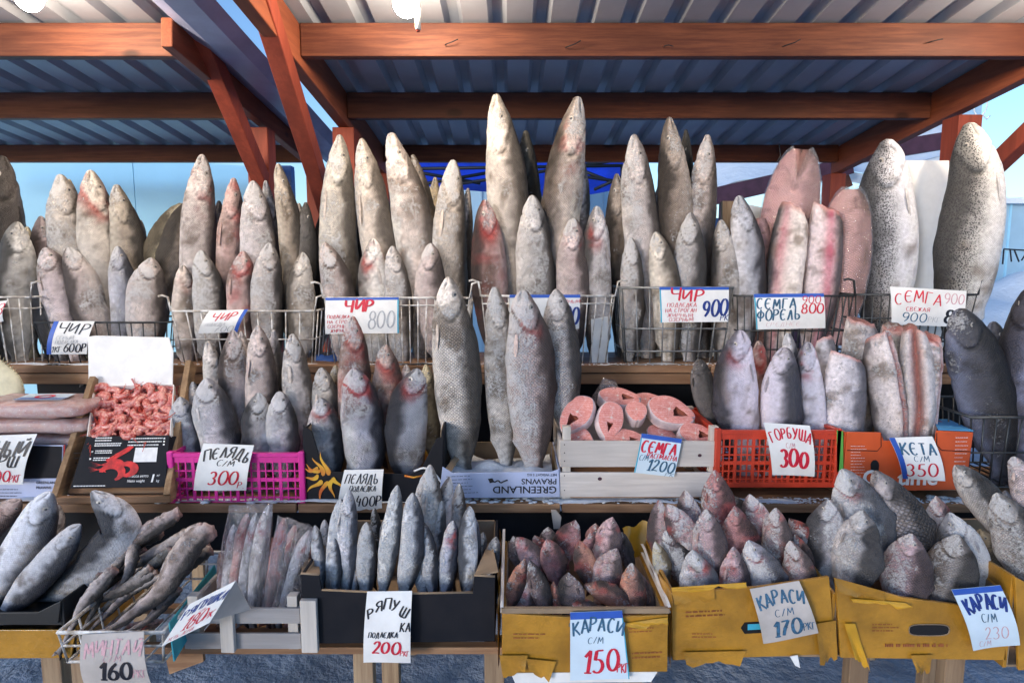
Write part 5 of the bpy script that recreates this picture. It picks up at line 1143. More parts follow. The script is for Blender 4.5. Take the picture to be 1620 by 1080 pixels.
t, X0, X1, z0, fp = carton('orange_carton', 'orange carton with white lettering holding headless chum salmon', 'carton',
    [(1332,778),(1528,774),(1540,684),(1482,681),(1480,696),(1440,697),(1398,697),(1394,684),(1340,683)], 1.995, 2.32, 'orangecb', 'kraft')
mb = MB(); mb.prism([P(1324,680,1.99), P(1334,682,1.99), P(1334,745,1.99), P(1324,747,1.99)], (0,.004,0)); mb.build('green_edge', M['greencb'], t)
mb = MB(); mb.prism([P(1476,664,2.2), P(1500,664,2.2), P(1540,682,2.0), P(1484,680,2.0)], (0,0,.003)); mb.build('blue_flap', M['bluecb'], t)
mb = MB(); ux = Vector((1,0,0)); uy = Vector((0,0,1))
font_text(mb, 'O', P(1364,766,1.9935), ux, uy, .068, (0,0,0), bold=.03); font_text(mb, 'p', P(1396,766,1.9935), ux, uy, .06, (0,0,0), bold=.03); font_text(mb, 'time', P(1420,766,1.9935), ux*1.12, uy, .064, (0,0,0), bold=.03)
mb.build('printed_name', M['printw'], fp)
mb = MB(); q = [P(1384+7*math.cos(a), 736+ (9 if math.sin(a)>0 else 15)*math.sin(a)*-1, 1.9938) for a in np.linspace(0, 2*math.pi, 14)[:-1]]; n = mb.add([c for c in q]); mb.face(list(range(n, n+len(q)))); mb.build('hand_hole', M['cloth'], fp)
print_lines(fp, [(1346,704),(1372,704),(1372,760),(1346,760)], 1.9935, 12, 'printw', 5, .2); print_lines(fp, [(1512,690),(1534,690),(1526,765),(1508,765)], 1.9935, 12, 'printw', 6, .2)
mb = MB(); mb.tube([P(x, y, 1.994) for x, y in ((1340,712),(1388,713),(1394,706),(1394,686))], .0014, 4); mb.build('flap_cut', M['cloth'], fp); mb = MB(); mb.tube([P(x, y, 1.994) for x, y in ((1482,684),(1482,704),(1490,712),(1536,714))], .0014, 4); mb.build('flap_cut', M['cloth'], fp)

# shrimp carton lying open in a tilted wooden tray
def quadbox(pts, off, mat, name, parent): mb = MB(); mb.prism(pts, off); return mb.build(name, M[mat], parent, bevel=.001)
tray = thing('wooden_tray', 'tilted bare wooden tray holding the open shrimp carton', 'tray', P(185, 780, 2.0))
for (a, b, w_) in (((92,788,1.955),(152,600,2.22),.02),((268,786,1.955),(302,575,2.26),.02)):
    mb = MB(); mb.beam(P(*a), P(*b), w_, .05, up=(0,-.6,.8)); mb.build('tray_side', M['planky'], tray, bevel=.002)
mb = MB(); mb.beam(P(90,790,1.95), P(272,788,1.95), .02, .022); mb.build('tray_front', M['plank'], tray, bevel=.002)
mb = MB(); mb.prism([P(100,780,1.985), P(266,780,1.985), P(290,590,2.27), P(148,590,2.27)], (0,.008,-.008)); mb.build('tray_floor', M['plank'], tray)
sb = thing('shrimp_carton', 'open black carton of red shrimps with white lid and shrimp picture', 'carton', P(190, 770, 2.0))
F_ = [P(111,772,1.955), P(261,770,1.955), P(268,688,2.035), P(137,690,2.035)]
nf = (F_[1]-F_[0]).cross(F_[3]-F_[0]).normalized(); nf = nf if nf.y < 0 else -nf
quadbox(F_, -nf*.004, 'blackcb', 'front_panel', sb)
bk = [P(137,690,2.035), P(268,688,2.035), P(274,608,2.205), P(148,610,2.205)]
nb = (bk[1]-bk[0]).cross(bk[3]-bk[0]).normalized(); nb = nb if nb.z > 0 else -nb
for a, b in ((0,3),(1,2)): quadbox([bk[a], bk[b], bk[b]-nb*.05, bk[a]-nb*.05], (.003,0,0), 'white', 'side_panel', sb)
quadbox([p-nb*.035 for p in bk], -nb*.003, 'redcb', 'floor_panel', sb)
quadbox([bk[3], bk[2], bk[2]-nb*.05, bk[3]-nb*.05], (0,.003,0), 'white', 'back_panel', sb)
quadbox([P(140,611,2.21), P(273,609,2.21), P(274,556,2.255), P(267,534,2.27), P(152,531,2.27), P(139,533,2.27)], (0,.004,.001), 'white', 'lid', sb)
quadbox([P(268,690,2.037), P(285,690,2.07), P(272,772,1.985), P(262,771,1.958)], (0,.003,0), 'blackcb', 'right_end', sb)
fo = nf*.0012
def fl(u, v, k=0): return F_[0].lerp(F_[1], u).lerp(F_[3].lerp(F_[2], u), v)+nf*(.0012+.0003*k)
def rectp(mb, u0, u1, v0, v1, k=0):
    n = mb.add([fl(u0,v0,k), fl(u1,v0,k), fl(u1,v1,k), fl(u0,v1,k)]); mb.face([n,n+1,n+2,n+3])
mb = MB(); rectp(mb, .62, .88, .48, .76, 1); mb.build('white_label', M['printw'], sb)
mb = MB(); rng = random.Random(4)
def lines(mb, u0, u1, v0, v1, n, h, k=0):
    for i in range(n):
        vv = v1-(v1-v0)*i/max(n-1,1); u = u0
        ue = u1-rng.uniform(0, .12)*(u1-u0)
        while u < ue:
            w_ = rng.uniform(.012,.03); rectp(mb, u, min(u+w_, ue), vv, vv+h, k); u += w_+.005
lines(mb, .12, .32, .90, .95, 2, .022); lines(mb, .13, .48, .80, .84, 2, .022); lines(mb, .52, .93, .80, .93, 3, .022); lines(mb, .16, .36, .66, .70, 2, .02); lines(mb, .16, .36, .52, .56, 2, .02)
lines(mb, .03, .38, .03, .03, 1, .018)
for (u, v) in ((.945,.92),(.945,.86),(.945,.80),(.125,.68),(.125,.54)): rectp(mb, u-.01, u+.01, v, v+.03)
mb.build('small_print', M['printw'], sb)
ux = (F_[1]-F_[0]).normalized(); uy = (F_[3]-F_[0]).normalized()
mb = MB(); font_text(mb, '1', fl(.825,.10), ux*1.1, uy, .034, (0,0,0), bold=.03); font_text(mb, 'кг', fl(.90,.20), ux, uy, .011, (0,0,0)); font_text(mb, 'kg', fl(.90,.10), ux, uy, .011, (0,0,0))
font_text(mb, 'Масса нетто', fl(.60,.19), ux*.9, uy, .0115, (0,0,0), bold=.01); font_text(mb, 'Netto weight', fl(.59,.10), ux*.9, uy, .0115, (0,0,0), bold=.01)
mb.build('weight_print', M['printw'], sb)
mb = MB()      # printed picture: three red shrimps
for k, (u0, v0, r_, a0, a1) in enumerate(((.42,.36,.20,150,20),(.40,.27,.22,170,-60),(.56,.34,.17,150,-120))):
    n = 14; b0 = len(mb.v)
    for i in range(n+1):
        t_ = i/n; a = R(a0+(a1-a0)*t_); wv = .055*math.sin(math.pi*(.12+.8*t_))**.8
        for s_ in (1, -1):
            rr = r_*.62+s_*wv; mb.v.append(tuple(fl(u0+rr*math.cos(a)*.85, v0+rr*math.sin(a)*1.05, 1+k)))
    for i in range(n): mb.face([b0+2*i, b0+2*i+1, b0+2*i+3, b0+2*i+2])
    for j in range(5):
        n0 = mb.add([fl(u0-.10+.01*j, v0+.10-.02*j, 1+k), fl(u0-.10+.01*j, v0+.115-.02*j, 1+k), fl(u0-.24-.01*j, v0+.12+.03*j-.1, 1+k)]); mb.face([n0,n0+1,n0+2])
mb.prism([fl(.30,.52,2), fl(.55,.80,2), fl(.60,.78,2), fl(.56,.70,2), fl(.36,.48,2)], nf*.0002); mb.build('shrimp_picture', M['printr'], sb)
def make_shrimp():
    mb = MB(); n = 16; pts = []; rad = []
    for i in range(n+1):
        t_ = i/n; a = R(200-235*t_); rr = .018+.006*(1-t_)
        pts.append(Vector((rr*math.cos(a)*1.15, rr*math.sin(a), .0))); rad.append((.0035+.0085*math.sin(math.pi*min(1,.12+t_/.55*.38)) if t_ < .55 else .012-.0088*((t_-.55)/.45)**.8)*(1+.13*(i%2)))
    mb.tube(pts, rad, 9)
    tp_ = pts[-1]
    for k in (-1, 0, 1): mb.prism([tp_+Vector((0,0,0)), tp_+Vector((-.010,-.004+.004*k,.003*k)), tp_+Vector((-.012,.001+.005*k,.004*k)), tp_+Vector((-.003,.004,.001))], (0,0,.0012))
    root = mb.build('shrimp', M['shrimp'], loc=(0,0,0))
    mb = MB(); rg = random.Random(3); hd = pts[0]
    for k in range(6):
        a = hd+Vector((-.002+.001*k, -.002, .003)); mb.tube([a, a+Vector((-.014-.004*rg.random(), -.022+.007*k, .006)), a+Vector((-.010-.016*rg.random(), -.052+.014*k, .004+.004*rg.random()))], .0008, 4)
    for k in range(7):
        c_ = pts[3+k]; mb.tube([c_*.75, c_*.45+Vector((.002*rg.random(),.003*rg.random(),.003)), c_*.2], .0009, 4)
    mb.build('feelers', M['shrimpleg'], root)
    return root
proto = make_shrimp()
bx = (bk[1]-bk[0]); by = (bk[3]-bk[0]); rng = random.Random(11); first = True
zx = bx.normalized(); zz = nb; zy = zz.cross(zx)
for layer, (nx_, ny_) in enumerate(((7,5),(7,5))):
    for i in range(nx_):
        for j in range(ny_):
            u = (i+.5+rng.uniform(-.3,.3))/nx_; v = (j+.5+rng.uniform(-.3,.3))/ny_; u = min(max(u,.09),.91); v = min(max(v,.09),.9)
            r = proto if first else proto.copy()
            if not first:
                COL.objects.link(r)
                for ch in proto.children: c2 = ch.copy(); COL.objects.link(c2); c2.parent = r
            first = False
            p = bk[0]+bx*u+by*v-nb*(.026-.012*layer-.005*rng.random()); a = rng.uniform(0, 6.28); s_ = rng.uniform(.85,1.2)
            fx = zx*math.cos(a)+zy*math.sin(a); fz = (zz*(1 if rng.random() < .5 else -1)+zx*rng.uniform(-.35,.35)+zy*rng.uniform(-.35,.35)).normalized(); fy = fz.cross(fx).normalized(); fx = fy.cross(fz)
            r.matrix_world = Matrix.Translation(p) @ Matrix((fx, fy, fz)).transposed().to_4x4() @ Matrix.Diagonal((s_, s_, s_, 1))
            tag(r, 'small red cooked shrimp heaped in the open shrimp carton', 'shrimp', 'shrimps heaped in the open carton')

# frozen packs, carton under them, spiny pale fish
def pack(label, x0, x1, yt, yb, Y0, Y1, seed, lab=False):
    a = P(x0, yb, Y0); b = P(x1, yt, Y0); z0, z1 = a.z, b.z
    t = thing('frozen_pack', label, 'frozen pack', ((a.x+b.x)/2, (Y0+Y1)/2, z0), 'film-wrapped packs of frozen shrimp')
    cx_, cy_, cz_ = (a.x+b.x)/2, (Y0+Y1)/2, (z0+z1)/2; hx, hy, hz = (b.x-a.x)/2, (Y1-Y0)/2, (z1-z0)/2
    n = 40; vs = []
    def sph(u, v):
        th, ph = 2*math.pi*u, math.pi*(v-.5); sg = lambda x, e: math.copysign(abs(x)**e, x)
        x, y, z = sg(math.cos(ph),.35)*sg(math.cos(th),.3), sg(math.cos(ph),.35)*sg(math.sin(th),.3), sg(math.sin(ph),.5)
        q = Vector((cx_+x*hx, cy_+y*hy, cz_+z*hz)); d = .006*float(vnoise(np.array([[q.x*28+seed, q.y*28, q.z*38]]), seed)[0])
        return q + Vector((x*d*1.5, y*d, z*d))
    mb = MB(); mb.grid(sph, n, 20); mb.build('block', M['pack'], t)
    mb = MB(); mb.grid(lambda u, v: (lambda q: Vector((cx_,cy_,cz_))+(q-Vector((cx_,cy_,cz_)))*1.02+Vector((0,0,.0015*math.sin(40*u))))(sph(u, v)), n, 20); mb.build('film', M['film'], t)
    if lab:
        lx0, lx1 = cx_-hx*.25, cx_+hx*.55
        mb = MB(); mb.grid(lambda u, v: (lx0+(lx1-lx0)*u-.02*v, cy_-hy*.55+hy*.95*v, z1+.0055), 6, 4); mb.build('paper_label', M['palecard'], t)
        mb = MB()
        for k in range(14):
            u0 = lx0+(lx1-lx0)*k/14; n0 = mb.add([(u0, cy_-hy*.52, z1+.0065), (u0+.005, cy_-hy*.52, z1+.0065), (u0+.011, cy_-hy*.22, z1+.0065), (u0+.006, cy_-hy*.22, z1+.0065)]); mb.face([n0,n0+1,n0+2,n0+3])
        mb.build('stripe_print', M['bluestrip'], t)
        mb = MB(); c = Vector(((lx0+lx1)/2-.008, cy_-.01, z1+.0075)); n0 = 20; b0 = len(mb.v)
        for k in range(n0):
            for r_ in (.6, 1): mb.v.append((c.x+.032*r_*math.cos(k*.314), c.y+.028*r_*math.sin(k*.314), c.z))
        for k in range(n0): mb.face([b0+2*k, b0+2*k+1, b0+2*((k+1)%n0)+1, b0+2*((k+1)%n0)])
        mb.build('ring_print', M['ink_red'], t)
pack('top film-wrapped frozen pack with striped label, on the stack at the left', -70, 124, 640, 664, 2.04, 2.26, 1, True)
pack('middle film-wrapped frozen pack of the stack at the left edge', -60, 128, 665, 689, 2.05, 2.27, 2)
pack('bottom film-wrapped frozen pack just above the black-topped carton', -50, 118, 690, 707, 2.06, 2.28, 3)
t, X0, X1, z0, fp = carton('pale_carton', 'pale carton with black band and small prawns print under the packs', 'carton',
    [(-60,800),(97,800),(100,704),(-60,704)], 2.03, 2.30, 'palebluecb', 'kraft')
mb = MB(); mb.prism([P(-58,702,2.0285), P(98,706,2.0285), P(96,756,2.0285), P(-58,758,2.0285)], (0,.001,0)); mb.build('black_band', M['blackcb'], fp)
mb = MB()
for k in range(5): mb.box(P(56,0,2.027).x, P(92,0,2.027).x, 2.0265, 2.0275, P(70,716+8*k,2.027).z-.0012, P(70,716+8*k,2.027).z)
mb.build('embossed_line', M['black'], fp)
mb = MB(); font_text(mb, 'GREENLAND', P(57,765,2.0285), (1,0,0), (0,0,1), .0125, (0,0,0), bold=.015); font_text(mb, 'PRAWNS', P(57,773,2.0285), (1,0,0), (0,0,1), .0125, (0,0,0), bold=.015); mb.build('printed_name', M['printk'], fp)
print_lines(fp, [(0,772),(36,772),(36,798),(0,798)], 2.0285, 5, 'printk', 9, .3)
mb = MB(); mb.prism([P(101,704,2.03), P(126,690,2.24), P(120,770,2.24), P(99,800,2.03)], (.003,0,0)); mb.build('red_end', M['redcb'], t)
ff = thing('flatfish', 'pale yellow frozen flatfish with spiny edge standing at the left edge', 'fish', P(0, 672, 2.3))
mb = MB(); c = P(-12, 628, 2.3)
def ffn(u, v):
    a = 2*math.pi*u; r = math.sin(math.pi*v); q = Vector((.118*r*math.cos(a)*(1+.06*math.sin(5*a)), -.028*math.cos(math.pi*v), .155*r*math.sin(a)))
    return c+q+q*.05*float(vnoise(np.array([[q.x*22,q.y*22,q.z*22]]), 6)[0])
mb.grid(ffn, 36, 18); mb.build('body', simple('flatfish_skin', (.66,.60,.42), .6, .25, 14, .5), ff)
mb = MB()
for k in range(26):
    a = -1.2+2.6*k/25; e = c+Vector((.118*math.cos(a), -.002, .155*math.sin(a))); mb.tube([e-Vector((.006*math.cos(a),0,.006*math.sin(a))), e+Vector((.010*math.cos(a), 0, .010*math.sin(a)+.004))], [.003,.0006], 5)
mb.build('spines', simple('spine_skin', (.35,.30,.18), .6, .2, 20, .1), ff)
# red tub and rag glimpsed behind
def blob(name, label, cat, quad, Y, mat, d=.05):
    tl, tr, br, bl = [P(*q, Y) for q in quad]; mb = MB()
    mb.grid(lambda u, v: bl.lerp(br, u).lerp(tl.lerp(tr, u), v)+Vector((0, -d*math.sin(math.pi*u)*math.sin(math.pi*v)+.008*math.sin(9*u+7*v), .004*math.sin(11*u))), 14, 8)
    mb.grid(lambda u, v: bl.lerp(br, u).lerp(tl.lerp(tr, u), v)+Vector((0, .004+.008*math.sin(9*u+7*v), .004*math.sin(11*u))), 14, 8)
    o = mb.build(name, M[mat], loc=(bl+br)/2); tag(o, label, cat)
blob('folded_cloth', 'crumpled blue cloth on the top shelf left of the 800 sign basket', 'cloth', [(498,562),(545,560),(548,585),(496,586)], 2.6, 'bluerag')

# salmon steaks
def steak(label, px, py, Y, size, nrm, rot, thick=.042, asp=.70, hole=.34):
    c = P(px, py, Y); nrm = Vector(nrm).normalized(); up = Vector((0,0,1)); e1 = up.cross(nrm).normalized(); e2 = nrm.cross(e1)
    a = R(rot); p1 = e1*math.cos(a)+e2*math.sin(a); p2 = -e1*math.sin(a)+e2*math.cos(a)
    n = 44; out = []; inn = []
    for k in range(n):
        t_ = 2*math.pi*k/n; y = math.cos(t_); x = math.sin(t_)*asp*(1.06+.12*y-.20*(y < -.2)*(abs(y)-.2))
        rr = 1+.02*math.sin(5*t_+px)
        if abs(t_-math.pi) < .12: rr *= .88
        out.append(Vector((x*rr, y*rr)))
        ra = 1/max(math.cos((t_+math.pi/3)%(2*math.pi/3)-math.pi/3), .5)*.62; inn.append(Vector((math.sin(t_)*hole*.70*ra, -.30+math.cos(t_)*hole*1.0*ra*(1+.12*math.sin(3*t_+px)))))
    half = size/2; off = c
    def W3(v, h): return off+p1*(v.x*half)+p2*(v.y*half)+nrm*h
    rim = thing('salmon_steak', label, 'fish steak', off, 'salmon steaks in the wooden crate')
    mb = MB(); m_ = []
    rings = [(1.0, 0), (.975, .0025), (.94, .003)]
    loops = [mb.add([W3(v*.985, -thick) for v in out]), mb.add([W3(v*1.01, -thick*.9) for v in out]), mb.add([W3(v*1.015, -thick*.15) for v in out]), mb.add([W3(v*.995, -.001) for v in out]), mb.add([W3(v*.96, .0015) for v in out])]
    for q in range(4):
        for k in range(n): mb.face([loops[q]+k, loops[q]+(k+1)%n, loops[q+1]+(k+1)%n, loops[q+1]+k], 0, True)
    mb.build('skin', M['steakskin'], rim)
    mb = MB(); ls = []
    for q in range(6):
        t_ = q/5; ls.append(mb.add([W3(v*.958*(1-t_)+w_*t_, .0018+.0015*math.sin(math.pi*t_)) for v, w_ in zip(out, inn)]))
    for q in range(5):
        for k in range(n): mb.face([ls[q]+k, ls[q]+(k+1)%n, ls[q+1]+(k+1)%n, ls[q+1]+k], 0, True)
    mb2 = MB(); l2 = [mb2.add([W3(w_, .0018) for w_ in inn]), mb2.add([W3(w_*1.02, -thick*.95) for w_ in inn])]
    for k in range(n): mb2.face([l2[0]+k, l2[0]+(k+1)%n, l2[1]+(k+1)%n, l2[1]+k], 0, True)
    mb2.face([l2[1]+k for k in range(n)], 0)
    bot = mb.add([W3(v*.98, -thick-.0005) for v in out]); mb.face([bot+k for k in range(n)])
    mb.build('flesh', M['flesh'], rim); mb2.build('cavity', M['cavity'], rim)
    mb = MB(); cc_ = Vector((0, .12)); 
    b0 = mb.add([W3(cc_+Vector((math.cos(k*.524)*.06, math.sin(k*.524)*.06)), .0042) for k in range(12)]); mb.face([b0+k for k in range(12)])
    for (x0, y0, x1, y1) in ((0,.18,0,.9),(-.06,.12,-.5,.05),(.06,.12,.5,.05)):
        n0 = mb.add([W3(Vector((x0-.008*(x0==x1), y0-.008*(x0!=x1))), .0044), W3(Vector((x0+.008*(x0==x1), y0+.008*(x0!=x1))), .0044), W3(Vector((x1, y1)), .0038)]); mb.face([n0,n0+1,n0+2])
    mb.build('bone', M['bone'], rim)
steak('salmon steak leaning at the left end of the steak crate', 911, 655, 2.10, .155, (-.30,-.80,.62), -28, asp=.60)
steak('salmon steak lying flattest at the top of the steak heap', 981, 627, 2.20, .150, (.05,-.45,.95), 75, asp=.66)
steak('upright oval salmon steak in the middle with keyhole cavity', 966, 664, 2.08, .135, (.18,-.90,.50), -20, asp=.62, hole=.24)
steak('small round tail steak without cavity right of the middle', 1007, 650, 2.12, .082, (.0,-.72,.72), 0, .045, .84, .02)
steak('largest salmon steak on the right with wide cavity', 1063, 649, 2.14, .165, (.05,-.72,.75), 65, .045, .64, .36)
steak('salmon steak lying low under the upright oval steak', 990, 694, 2.05, .150, (.1,-.50,.90), 80, .03, .62, .2)
steak('salmon steak low at the right end beneath the largest steak', 1103, 686, 2.08, .125, (.1,-.72,.70), 75, .035, .62)
steak('pale steak edge showing low at the left under the leaning steak', 918, 694, 2.06, .12, (-.3,-.62,.75), 60, .04, .6, .15)
steak('steak at the back showing between the top and largest steaks', 1024, 632, 2.25, .12, (0,-.5,.9), 90, .04, .6, .2)
steak('steak buried at the centre behind the blue 1200 sign', 1050, 690, 2.12, .13, (0,-.5,.9), 40, .04, .6, .2)
def bag(label, quad, Y, d, seed, nu=22, nv=22, mat='bag', name='film_bag', tilt=0.0):
    tl, tr, br, bl = [P(*q, Y+(tilt if k < 2 else 0)) for k, q in enumerate(quad)]; mb = MB()
    def f(u, v, s):
        p = bl.lerp(br, u).lerp(tl.lerp(tr, u), v); e = (math.sin(math.pi*u)*math.sin(math.pi*v))**.35
        nz = float(fbm(np.array([[p.x*30+seed, p.z*30, s]]), seed, 3)[0])
        return p+Vector((.006*nz*e, -s*d*e+.010*nz, .008*nz*(1 if v > .8 else .4)))
    mb.grid(lambda u, v: f(u, v, 1), nu, nv); mb.grid(lambda u, v: f(u, v, -.6), nu, nv)
    o = mb.build(name, M[mat], loc=(bl+br)/2); tag(o, label, 'plastic bag', 'clear plastic bags')
bag('crinkled clear bag standing behind the salmon steaks', [(955,598),(974,602),(990,640),(928,640)], 2.26, .03, 3)
bag('clear film bag round the left bundle of vendace', [(362,800),(432,793),(418,985),(338,985)], 1.60, .045, 5, tilt=.07)
bag('clear film bag round the right dark red bundle of vendace', [(440,812),(497,835),(468,985),(412,985)], 1.60, .045, 8, tilt=.07)

# --- bottom row containers
t, X0, X1, z0, fp = carton('black_carton', 'black carton with cut-down front holding vendace above the 200 sign', 'carton',
    [(479,1018),(783,1014),(783,913),(750,911),(748,938),(640,940),(509,934),(505,910),(476,908)], 1.56, 1.92, 'blackcb', 'kraft', th=.007)
for (q, Y_) in (([(750,912),(788,905),(778,860),(772,862)], 1.62), ([(476,908),(506,910),(502,880),(484,878)], 1.62)):
    mb = MB(); mb.prism([P(q[0][0],q[0][1],1.575), P(q[1][0],q[1][1],1.575), P(q[2][0],q[2][1],1.75), P(q[3][0],q[3][1],1.75)], (0,.003,.003)); mb.build('corner_flap', M['kraft'], t)
mb = MB(); mb.tube([P(x, y-1.5, 1.5635) for x, y in ((509,934),(640,940),(748,938))], .0035, 5); mb.tube([P(x, y-1.5, 1.5635) for x, y in ((476,908),(505,910))], .0035, 5); mb.tube([P(x, y-1.5, 1.5635) for x, y in ((750,911),(783,913))], .0035, 5); mb.build('torn_edge', M['kraft'], t)
t, X0, X1, z0, fp = carton('taped_carton', 'yellow-taped white carton of dark red carp behind the 150 sign', 'carton',
    [(794,1064),(1056,1062),(1057,972),(926,977),(796,970)], 1.50, 1.93, 'yellowtape', 'kraft', th=.009)
mb = MB(); mb.box(X0-.001, X1+.001, 1.4985, 1.512, P(900,970,1.5).z, P(900,962,1.5).z); mb.build('front_lip', M['kraft'], t, bevel=.002)
for (xa, s_) in ((X0-.004, 1), (X1-.004, -1)):
    zt = P(900, 966, 1.5).z
    mb = MB(); mb.grid(lambda u, v: (xa+.008*u, 1.50+.44*v, zt+.010+.004*math.sin(20*v)+.012*v), 3, 22); mb.grid(lambda u, v: (xa+.008*u, 1.50+.44*v, zt-.004), 3, 22); mb.build('white_edge', M['white'], t)
    mb = MB(); mb.grid(lambda u, v: (xa+(.014 if s_ < 0 else -.006)+.004*math.sin(17*v), 1.51+.43*v, z0+.005+(zt+.02-z0)*u+.006*math.sin(9*v)), 8, 22); mb.build('side_tape', M['yellowtape'], t)
mb = MB()
q0 = P(1000, 832, 1.9)
mb.grid(lambda u, v: P(985+45*u, 835-12*u+(40+20*u)*v, 1.86-.03*v)+Vector((.004*math.sin(9*v), -.006*math.sin(7*u), .006*math.sin(11*u))), 10, 8); mb.build('torn_tape', M['yellow2'], t)
tape(t, [[(790,1035),(835,1035),(830,1062),(796,1070)], [(832,1040),(880,1045),(868,1078),(838,1060)]], 1.494, seed=4); tape(t, [[(985,985),(1056,975),(1056,985),(985,992)]], 1.496, 'yellow2', seed=6)
mb = MB(); mb.prism([P(808,1064,1.503), P(1040,1062,1.503), P(1030,1078,1.503), P(815,1080,1.503)], (0,.005,0)); mb.build('white_base', M['white'], t)
mb = MB(); font_text(mb, '.RU', P(913,985,1.4975), (-1,0,0), (0,0,-1), .014, (0,0,0), bold=.01); mb.build('printed_name', M['ink_teal'], fp)
print_lines(fp, [(1000,1030),(1048,1028),(1048,1042),(1000,1044)], 1.4975, 2, 'beamy', 15, .4)
print_lines(fp, [(812,1000),(880,1000),(880,1012),(812,1012)], 1.4975, 2, 'beamy', 16, .4)
print_lines(fp, [(995,992),(1045,990),(1045,1000),(995,1002)], 1.4975, 2, 'beamy', 12, .4)
t, X0, X1, z0, fp = carton('taped_carton', 'yellow-taped carton of pink carp behind the grey 170 sign', 'carton',
    [(1064,1044),(1322,1034),(1312,912),(1200,928),(1062,938)], 1.53, 1.90, 'yellowtape', 'kraft', th=.009)
mb = MB(); q = [(1178,984),(1215,982),(1222,990),(1215,1000),(1178,1002),(1172,993)]; mb.prism([P(*c, 1.5285) for c in q], (0,.001,0)); mb.build('hand_hole', M['cloth'], fp)
mb = MB(); mb.prism([P(1183,987,1.5275), P(1220,985,1.5275), P(1220,994,1.5275), P(1183,996,1.5275)], (0,.0008,0)); mb.build('teal_tag', M['cyanedge'], fp)
tape(t, [[(1290,985),(1322,980),(1324,1042),(1296,1050)], [(1080,1030),(1180,1028),(1170,1050),(1085,1050)], [(1062,932),(1130,926),(1130,950),(1066,956)]], 1.524, seed=9); tape(t, [[(1062,928),(1180,920),(1180,926),(1062,936)]], 1.526, 'yellow2', seed=19)
mb = MB(); mb.prism([P(1250,1038,1.52), P(1262,1036,1.52), P(1266,1056,1.52), P(1258,1052,1.52)], (0,.002,0)); mb.build('paper_scrap', M['white'], t)
print_lines(fp, [(1085,965),(1150,962),(1150,975),(1085,978)], 1.5275, 2, 'beamy', 24, .45)
print_lines(fp, [(1095,1000),(1145,1000),(1145,1010),(1095,1010)], 1.5275, 2, 'beamy', 14, .4)
t, X0, X1, z0, fp = carton('taped_carton', 'yellow-taped carton with oval handle hole full of grey-white carp', 'carton',
    [(1330,1040),(1592,1044),(1590,955),(1560,962),(1430,945),(1322,915)], 1.53, 1.88, 'yellowtape', 'kraft', th=.009, side_top=P(1450,940,1.53).z)
mb = MB(); q = []
for k in range(20):
    a = 2*math.pi*k/20; q.append((1470+28*math.copysign(abs(math.cos(a))**.5, math.cos(a))+4*math.cos(a), 996+9*math.copysign(abs(math.sin(a))**.6, math.sin(a))))
mb.prism([P(*c, 1.5285) for c in q], (0,.001,0)); mb.build('hand_hole', M['cloth'], fp)
mb = MB(); mb.tube([P(*c, 1.528) for c in q+[q[0]]], .0016, 4); mb.build('hole_edge', M['kraft'], fp)
print_lines(fp, [(1380,985),(1432,985),(1432,1000),(1380,1000)], 1.5275, 3, 'beamy', 31, .4)
print_lines(fp, [(1400,1015),(1520,1015),(1520,1026),(1400,1026)], 1.5275, 1, 'beamy', 33, .5)
tape(t, [[(1335,985),(1352,985),(1376,1060),(1352,1040)]], 1.522, 'yellow2', seed=3); tape(t, [[(1345,945),(1430,952),(1440,960),(1350,955)]], 1.5255, 'yellow2', seed=5)
tape(t, [[(1440,1035),(1475,1034),(1470,1066),(1448,1060)], [(1318,912),(1400,935),(1400,950),(1325,935)]], 1.524, seed=8)
t, X0, X1, z0, fp = carton('taped_carton', 'yellow-taped carton cut off by the right edge of the photo', 'carton',
    [(1612,1060),(1800,1050),(1800,960),(1640,930),(1606,912)], 1.52, 1.90, 'yellowtape', 'kraft', th=.009)
tp = crate_wood('small grey slatted wooden crate with bagged vendace behind the 180 sign', 288, 474, [(962,986),(1002,1026)], (946,1030), 1.56, 1.86, 'slatg', 'slatz')
for (x0, x1) in ((434, 463), (290, 314)):
    mb = MB(); mb.box(P(x0,0,1.546).x, P(x1,0,1.546).x, 1.543, 1.559, P(400,1030,1.55).z, P(400,948,1.55).z); mb.build('front_post', M['slatz'], tp[0], bevel=.002)
t, X0, X1, z0, fp = carton('dark_tray', 'low black tray of blue-silver fish on a tan carton at left', 'tray', [(-80,992),(92,985),(96,950),(60,968),(-80,970)], 1.56, 1.86, 'dry', 'dry')
t, X0, X1, z0, fp = carton('tan_carton', 'low tan carton under the black tray at the lower left', 'carton', [(-80,1042),(112,1040),(120,996),(-80,996)], 1.57, 1.88, 'yellowtape', 'kraft', back_top=P(0,985,1.57).z, side_top=P(0,985,1.57).z)
mb = MB(); mb.prism([P(266,985,1.47), P(274,1046,1.47), P(346,925,1.86), P(338,893,1.86)], (.004,0,0)); o = mb.build('teal_card', M['tealcb'], loc=P(300,1000,1.6), bevel=.001); tag(o, 'teal card wall standing at the right side of the pollock basket', 'card')
mb = MB(); mb.prism([P(262,1040,1.62), P(318,1012,1.62), P(322,1046,1.62), P(268,1066,1.62)], (0,.012,0)); o = mb.build('wood_offcut', M['plank'], loc=P(290,1040,1.62)); tag(o, 'piece of bare wood under the teal card', 'board')
mb = MB(); mb.prism([P(872,808,1.95), P(880,808,1.95), P(888,818,1.95), P(886,836,1.95), P(876,836,1.95)], (0,.012,0)); o = mb.build('wood_peg', M['slatz'], loc=P(880,836,1.95)); tag(o, 'small pale wood end under the middle shelf above the 150 carton', 'peg')

